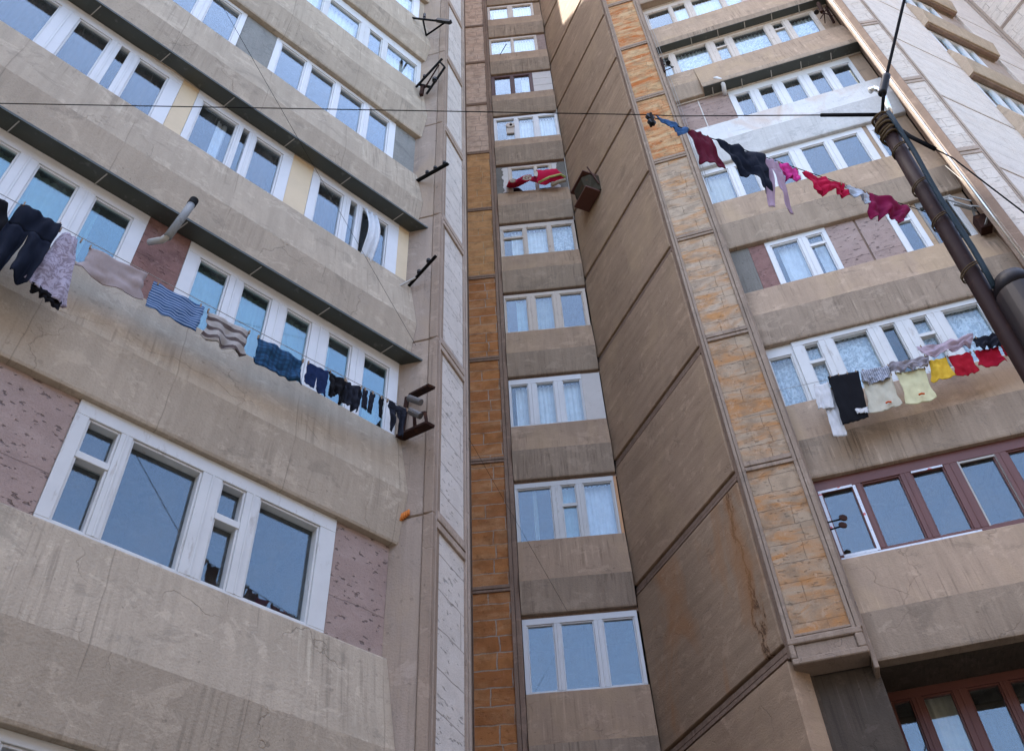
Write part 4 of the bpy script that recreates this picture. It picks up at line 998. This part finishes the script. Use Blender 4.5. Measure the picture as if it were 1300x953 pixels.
bracket(FP, (.0, 0, 20.0), 'triangular black iron bracket with long upright insulators, topmost beside the left wing', [
    ('arm', 'black', lambda m: (m.bar(F_(-.36,21.02,.30), F_(.55,20.23,.35), .032), m.bar(F_(.45,20.28,.34), F_(.08,19.90,.06), .03), m.bar(F_(.07,19.85,.06), F_(-.02,20.66,.30), .032))),
    ('insulator', 'insul', lambda m: (knob(m, F_(-.37,21.05,.30), .30, .03), knob(m, F_(.0,20.72,.30), .28, .028), m.bar(F_(.28,20.5,.34), F_(.57,20.22,.35), .07)))])
bracket(FP, (.05, 0, 22.2), 'short black iron hook at the very top beside the left wing', [
    ('arm', 'black', lambda m: (m.bar(V(.02,.05,22.1), V(.08,.12,21.75), .05), m.bar(V(.08,.12,21.75), V(.16,.14,21.78), .04)))])
def rusty(m):
    m.bar(F_(.16,9.66,.05), F_(.40,9.76,.34), .10, .03); m.bar(F_(.04,9.02,.03), F_(.40,9.14,.36), .12, .035)
    m.bar(F_(.10,9.66,.05), F_(.06,9.02,.03), .05, .03); m.bar(F_(.36,9.14,.33), F_(.33,9.34,.33), .035); m.bar(F_(.22,9.08,.2), F_(.20,9.34,.2), .035); m.bar(F_(.20,9.34,.2), F_(.34,9.34,.33), .03)
bracket(FP, (.05, 0, 9.2), 'rusty iron clothesline bracket with two pale pulleys at the end of the left washing', [
    ('arm', 'rust', rusty),
    ('pulley_wheel', 'drum', lambda m: (m.tube([F_(.12,9.64,.30), F_(.28,9.52,.30)], .04, 12), m.tube([F_(.14,9.42,.32), F_(.28,9.30,.32)], .04, 12)))])
rr_ = lambda u, z: (rs(u), rz(z))
bracket(FR, (rs(.02), 0, rz(9.1)), 'black iron bracket with two round discs at the left of the taped brown window', [
    ('plate', 'black', lambda m: m.bar(V(-.02,.10,rz(9.30)), V(.02,.10,rz(9.00)), .05, .03)),
    ('arm', 'black', lambda m: (m.bar(V(.0,.12,rz(9.20)), V(.20,.34,rz(9.06)), .018), m.bar(V(.02,.12,rz(9.08)), V(.18,.36,rz(8.94)), .018))),
    ('disc', 'rust', lambda m: (m.disc(V(.24,.36,rz(9.06)), (.3,-1,.2), .055, .02), m.disc(V(.20,.38,rz(8.94)), (.3,-1,.2), .055, .02)))])
bracket(FR, (rs(.08), 0, rz(22.6)), 'rusty upright bracket with a small pulley before the left end of the lace window', [
    ('upright', 'rust', lambda m: (m.bar(V(.05,.30,rz(22.05)), V(.06,.30,rz(22.75)), .05), m.bar(V(.05,.04,rz(22.15)), V(.05,.30,rz(22.1)), .03))),
    ('arm', 'black', lambda m: (m.bar(V(.06,.30,rz(22.45)), V(.26,.30,rz(22.15)), .02), m.bar(V(.08,.30,rz(22.1)), V(.28,.30,rz(22.15)), .02))),
    ('pulley_wheel', 'insul', lambda m: m.disc(V(.19,.30,rz(22.42)), (.1,.2,1), .06, .02))])
bracket(FR, (rs(3.9), 0, rz(22.6)), 'rusty bracket with drum and crossed legs at the right end of the lace window', [
    ('drum', 'rust', lambda m: (m.tube([V(rs(3.84),.28,rz(22.68)), V(rs(3.88),.28,rz(23.15))], .05, 10), m.bar(V(rs(4.0),.1,rz(22.35)), V(rs(3.98),.26,rz(22.9)), .05))),
    ('arm', 'rust', lambda m: (m.bar(V(rs(3.72),.28,rz(22.4)), V(rs(3.95),.28,rz(22.75)), .02), m.bar(V(rs(3.98),.28,rz(22.35)), V(rs(3.8),.28,rz(22.75)), .02), m.bar(V(rs(3.86),.02,rz(22.6)), V(rs(3.86),.28,rz(22.6)), .02))),
    ('pulley_wheel', 'insul', lambda m: m.disc(V(rs(3.72),.30,rz(22.72)), (.1,.2,1), .06, .02))])
for k, (u, z, dz) in enumerate(((.06, 23.2, -3.9), (.12, 23.2, -4.0))):
    a, b = FR.pt(rs(u), .32, rz(25.2)), FR.pt(rs(u)-.02*k, .30, rz(17.2)-k*.3)
    line_obj('wire', sagline(a, b, .0, 6), .005, 'wireg', 'pale vertical wire by the left edge of the right balconies, nearer the pillar' if k == 0 else 'pale vertical wire by the left edge of the right balconies, further from the pillar', 'wire')
line_obj('wire', sagline(FR.pt(-.06, .30, rz(16.8)), FR.pt(-.03, .26, rz(9.3)), .0, 6), .008, 'grey', 'grey cable running down beside the pillar from the long white window to the bracket', 'wire')

# ------------------------------------------------------------------ single things fixed to the walls
# stovepipe in front of the purple stone
e = empty('stovepipe', FL.pt(-3.3, .0, 9.9)); tag(e, 'grey stovepipe with an elbow sticking out of the purple stone panel', 'stovepipe')
mb = MB(); mb.tube([V(-3.30,.12,9.72), V(-3.27,.26,9.62), V(-3.25,.36,9.54), V(-3.22,.42,9.58)], .036, 14); build('elbow', mb, M['strut'], FL, e, smooth=True)
mb = MB(); mb.tube([V(-3.225,.42,9.55), V(-3.16,.45,9.98), V(-3.13,.46,10.20)], .042, 16); build('pipe', mb, M['grey'], FL, e, smooth=True)
mb = MB(); mb.tube([V(-3.133,.46,10.18), V(-3.12,.462,10.28)], .047, 16); mb.tube([V(-3.123,.462,10.26), V(-3.118,.462,10.30)], .03, 12); build('collar', mb, M['black'], FL, e)
# white elbow on the right wing
e = empty('vent_elbow', FR.pt(rs(1.15), 0, rz(21.2))); tag(e, 'white vent pipe elbow above the pink stone on the right wing', 'vent pipe')
mb = MB(); mb.tube([V(rs(1.14),.0,rz(20.78)), V(rs(1.14),.12,rz(20.80)), V(rs(1.15),.20,rz(20.86)), V(rs(1.14),.23,rz(21.05)), V(rs(1.06),.24,rz(21.16)), V(rs(1.0),.24,rz(21.16))], .05, 14); build('pipe', mb, M['white'], FR, e, smooth=True)
# rusty box on the blank wall
e = empty('wall_box', FD.pt(1.0, 0, 20.9)); tag(e, 'battered rusty brown metal box fixed to the blank panel wall', 'metal box')
def hexbox(m, c, rad, h, o0, o1):
    n = 6; vs = []
    for zz, k in ((c[1]-h/2, .8), (c[1]+h*.2, 1.0), (c[1]+h/2, .85)):
        for (du, oo) in ((-rad, o0), (-rad*k, o0+(o1-o0)*.7), (-rad*.5*k, o1*k), (rad*.6*k, o1*k), (rad*k, o0+(o1-o0)*.6), (rad, o0)): vs.append((c[0]+du, -oo, zz))
    fs = []
    for j in range(2):
        for i in range(n): fs.append((j*n+i, j*n+(i+1) % n, (j+1)*n+(i+1) % n, (j+1)*n+i))
    fs += [tuple(range(n))[::-1], tuple(range(2*n, 3*n))]; m.add(vs, fs)
mb = MB(); hexbox(mb, (1.0, 20.72), .34, .62, .0, .42); build('body', mb, M['boxm'], FD, e, .01)
mb = MB(); mb.box(.78, 1.10, .02, .30, 21.04, 21.34); build('lid', mb, M['stPink'], FD, e, .02)
mb = MB(); mb.box(.69, 1.31, .02, .40, 20.36, 20.42); mb.box(.66, 1.34, .02, .43, 20.98, 21.03); mb.bar(V(1.36,.05,20.6), V(1.36,.3,21.2), .03); build('rim', mb, M['darkwood'], FD, e, .004)
# orange foam in the joint
mb = MB()
for k in range(9):
    c = V(.02+.022*k, .02, 7.80+.012*k-.02*(k < 3)); mb.tube([c-Vector((0,0,.05-.003*k)), c, c+Vector((0,0,.04))], .024-.0012*k, 8)
f = P('foam_filler', mb, M['foam'], FP, smooth=True); f['label'] = 'orange expanding foam oozing from the joint'
# galvanised unit and broken aerial at the corner of the right wing
e = empty('metal_flue', FT.pt(-.1, .1, 19.4)); tag(e, 'shiny bent steel flue at the corner behind the pole tip', 'flue')
mb = MB(); mb.tube([V(-.56,.0,18.62), V(-.47,.02,18.66), V(-.41,.03,18.55), V(-.40,.03,18.3), V(-.44,.03,18.0), V(-.50,.02,17.65)], .06, 12); build('pipe', mb, M['steel'], FT, e, smooth=True)
e = empty('broken_aerial', FR.pt(rs(3.95), .1, rz(14.3))); tag(e, 'grey broken aerial bracket hanging outside the narrow corner window', 'aerial')
mb = MB()
for (a, b) in (((3.72,.25,14.95),(3.95,.35,14.45)), ((3.80,.25,15.0),(3.98,.4,14.55)), ((3.90,.3,14.6),(4.12,.5,14.15)), ((4.12,.5,14.15),(3.98,.3,14.0)), ((3.75,.3,14.7),(4.05,.2,14.5)), ((3.98,.3,14.55),(3.93,.1,14.1))):
    mb.bar(V(rs(a[0]), a[1], rz(a[2])), V(rs(b[0]), b[1], rz(b[2])), .035, .02)
build('bar', mb, M['grey'], FR, e)
mb = MB(); mb.box(rs(3.90), rs(4.08), .12, .30, rz(13.95), rz(14.3)); build('case', mb, M['rust'], FR, e, .01)
line_obj('wire', [FR.pt(rs(3.95), .45, rz(15.6)), FR.pt(rs(4.15), .5, rz(14.2)), FR.pt(rs(4.2), .5, rz(12.8)), FR.pt(rs(4.2), .5, rz(11))], .005, 'wireg', 'pale wire hanging down past the broken aerial at the corner', 'wire')
# short rod with a knot below a recess window
line_obj('rod', [FC.pt(.36, .05, 30.45), FC.pt(.60, .55, 30.1)], .012, 'black', 'thin iron rod sticking out below a high window of the recess', 'rod')
# small white fan-like vent in the open pane of the recess
e = empty('extractor_fan', FC.pt(.48, 0, 25.8)); tag(e, 'round beige extractor fan in the open left pane of the recess window', 'fan')
mb = MB(); mb.disc(V(.50,.0,25.92), (0,-1,0), .13, .05, 20); mb.box(.38, .60, -.04, .0, 25.5, 25.8); build('housing', mb, M['cream'], FC, e, .004)
mb = MB(); mb.disc(V(.52,.035,25.90), (0,-1,0), .04, .03, 12); build('hub', mb, M['black'], FC, e)

# bedding airing on a sill of the recess
def roll(mb, fr, u0, u1, o, z, r, seed):
    pts = []
    mb.tube([V(u0, o, z), V((u0*2+u1)/3, o+.01, z+.01), V((u0+u1*2)/3, o+.02, z-.005), V(u1, o+.03, z)], r, 16)
cl('rug', (.52,.02,.06), (.40,.015,.05), 'blotch', scale=5); cl('ruglining', (.50,.42,.33)); cl('coverlet', (.62,.02,.08)); cl('lime', (.55,.62,.25))
e = empty('rolled_blanket', FC.pt(.65, .1, 22.45)); tag(e, 'two rolled red blankets with beige lining on the rough-rendered sill', 'blanket')
def spiral(mb, cu, co, cz, r, ln, dirv, th=.025, turns=2.2):
    """a rolled-up blanket: a spiral strip extruded along dirv"""
    n = 60; d = Vector(dirv).normalized()*ln; A = Vector((1,0,0)); Bz = Vector((0,0,1))
    vs = []; fs = []
    for i in range(n+1):
        t = i/n; rr2 = r*(1-.8*t); a = t*turns*6.283 + .9
        c = V(cu, co, cz) + A*rr2*math.cos(a) + Bz*rr2*.85*math.sin(a) + A*.006*math.sin(a*5)
        c2 = V(cu, co, cz) + A*(rr2-th)*math.cos(a) + Bz*(rr2-th)*.85*math.sin(a)
        vs += [c, c+d, c2, c2+d]
    for i in range(n):
        k = i*4; fs += [(k, k+4, k+5, k+1), (k+2, k+3, k+7, k+6), (k, k+2, k+6, k+4), (k+1, k+5, k+7, k+3)]
    mb.add(vs, fs)
mb = MB(); spiral(mb, .84, .34, 22.50, .20, .50, (-.55, .45, .30)); spiral(mb, .46, .32, 22.44, .14, .36, (-.15, .6, .5)); spiral(mb, .98, .22, 22.62, .16, .3, (.8, .4, .1)); build('roll', mb, C_['rug'], FC, e, smooth=False)
mb = MB(); 
for (cu, cz, r) in ((.84, 22.50, .165), (.46, 22.44, .11)):
    vs = []; n = 20; spiral(mb, cu, .345, cz, r, .03, (0, 1, .2), .05, 1.6)
build('lining', mb, C_['ruglining'], FC, e)
q = garment(FC, 'folded_blanket', ((1.02,22.98),(1.60,22.98),(1.80,22.40),(1.06,22.30)), 'tee', C_['coverlet'], 'bright red quilted blanket with a lime edge draped over the rough-rendered sill', 'blanket', amp=.03, folds=2, seed=51, pegs=0, bulge=.16, o=.22)
mb = MB(); mb.tube([V(1.10,.30,22.30), V(1.40,.38,22.38), V(1.68,.34,22.52), V(1.80,.28,22.46)], .03, 8)
build('edging', mb, C_['lime'], FC, q, smooth=True)
mb = MB(); mb.tube([V(1.42,.22,22.24), V(1.6,.26,22.30), V(1.78,.22,22.42)], .05, 8); build('underside', mb, C_['ruglining'], FC, q, smooth=True)
# white curtain blown out of the open casement of the left wing
c_ = MB(); vs = []; fs = []
for j in range(15):
    t = j/14
    for i in range(13):
        s = i/12; u = -.82+.20*s+.03*t*math.sin(5*t) ; vs.append((ls(u)+.03*t, -(.01+.10*math.sin(t*3)+.025*math.sin(s*14+t*2)), lz(13.15)-t*1.12 - .02*math.sin(s*9)*t))
for j in range(14):
    for i in range(12): a = j*13+i; fs.append((a, a+1, a+14, a+13))
c_.add(vs, fs); ob = build('curtain', c_, M['curW'], FL, None, smooth=True, recalc=False)
tag(ob, 'white curtain blown out of the open casement beside the thin iron arm', 'curtain')
ob.modifiers.new('Solidify', 'SOLIDIFY').thickness = .004

# ------------------------------------------------------------------ light
SUN_AZ, SUN_EL = 285.0, 70.0       # compass azimuth measured from +Y towards +X
w = bpy.data.worlds.new('World'); scn.world = w; w.use_nodes = True
nt = w.node_tree; bg = nt.nodes['Background']; sky = nt.nodes.new('ShaderNodeTexSky'); sky.sky_type = 'NISHITA'; sky.sun_disc = False
sky.sun_elevation = R_(SUN_EL); sky.sun_rotation = R_(SUN_AZ); sky.air_density = 1.0; sky.dust_density = 3.0; sky.ozone_density = 1.4
nt.links.new(sky.outputs[0], bg.inputs[0]); bg.inputs[1].default_value = .15
sl = bpy.data.lights.new('sun', 'SUN'); sl.energy = 4.0; sl.angle = R_(.5); sl.color = (1, .95, .87)
so = bpy.data.objects.new('sun', sl); COL.objects.link(so)
a, e_ = R_(SUN_AZ), R_(SUN_EL)
sdir = Vector((math.sin(a)*math.cos(e_), math.cos(a)*math.cos(e_), math.sin(e_)))
so.rotation_euler = sdir.to_track_quat('Z', 'Y').to_euler(); so.location = sdir*80

# ------------------------------------------------------------------ camera
cam = bpy.data.cameras.new('camera'); co = bpy.data.objects.new('camera', cam); COL.objects.link(co); scn.camera = co
rt = Vector((.99795827, .04788069, -.04226974)); dn = Vector((-.06386933, .74813571, -.66046474)); fw = Vector((0, .66181599, .74966633))
co.matrix_world = Matrix(((rt.x, -dn.x, -fw.x, 0), (rt.y, -dn.y, -fw.y, 0), (rt.z, -dn.z, -fw.z, 1.6), (0,0,0,1)))
cam.sensor_width = 36; cam.lens = 1206/1300*36; cam.shift_y = -45/1300; cam.clip_start = .05; cam.clip_end = 1000
scn.view_settings.view_transform = 'Standard'; scn.view_settings.look = 'None'; scn.view_settings.gamma = 1
scn.view_settings.exposure = 2.55
scn.render.engine = 'CYCLES'
scn.cycles.transparent_max_bounces = 10; scn.cycles.max_bounces = 5; scn.cycles.diffuse_bounces = 3; scn.cycles.glossy_bounces = 3
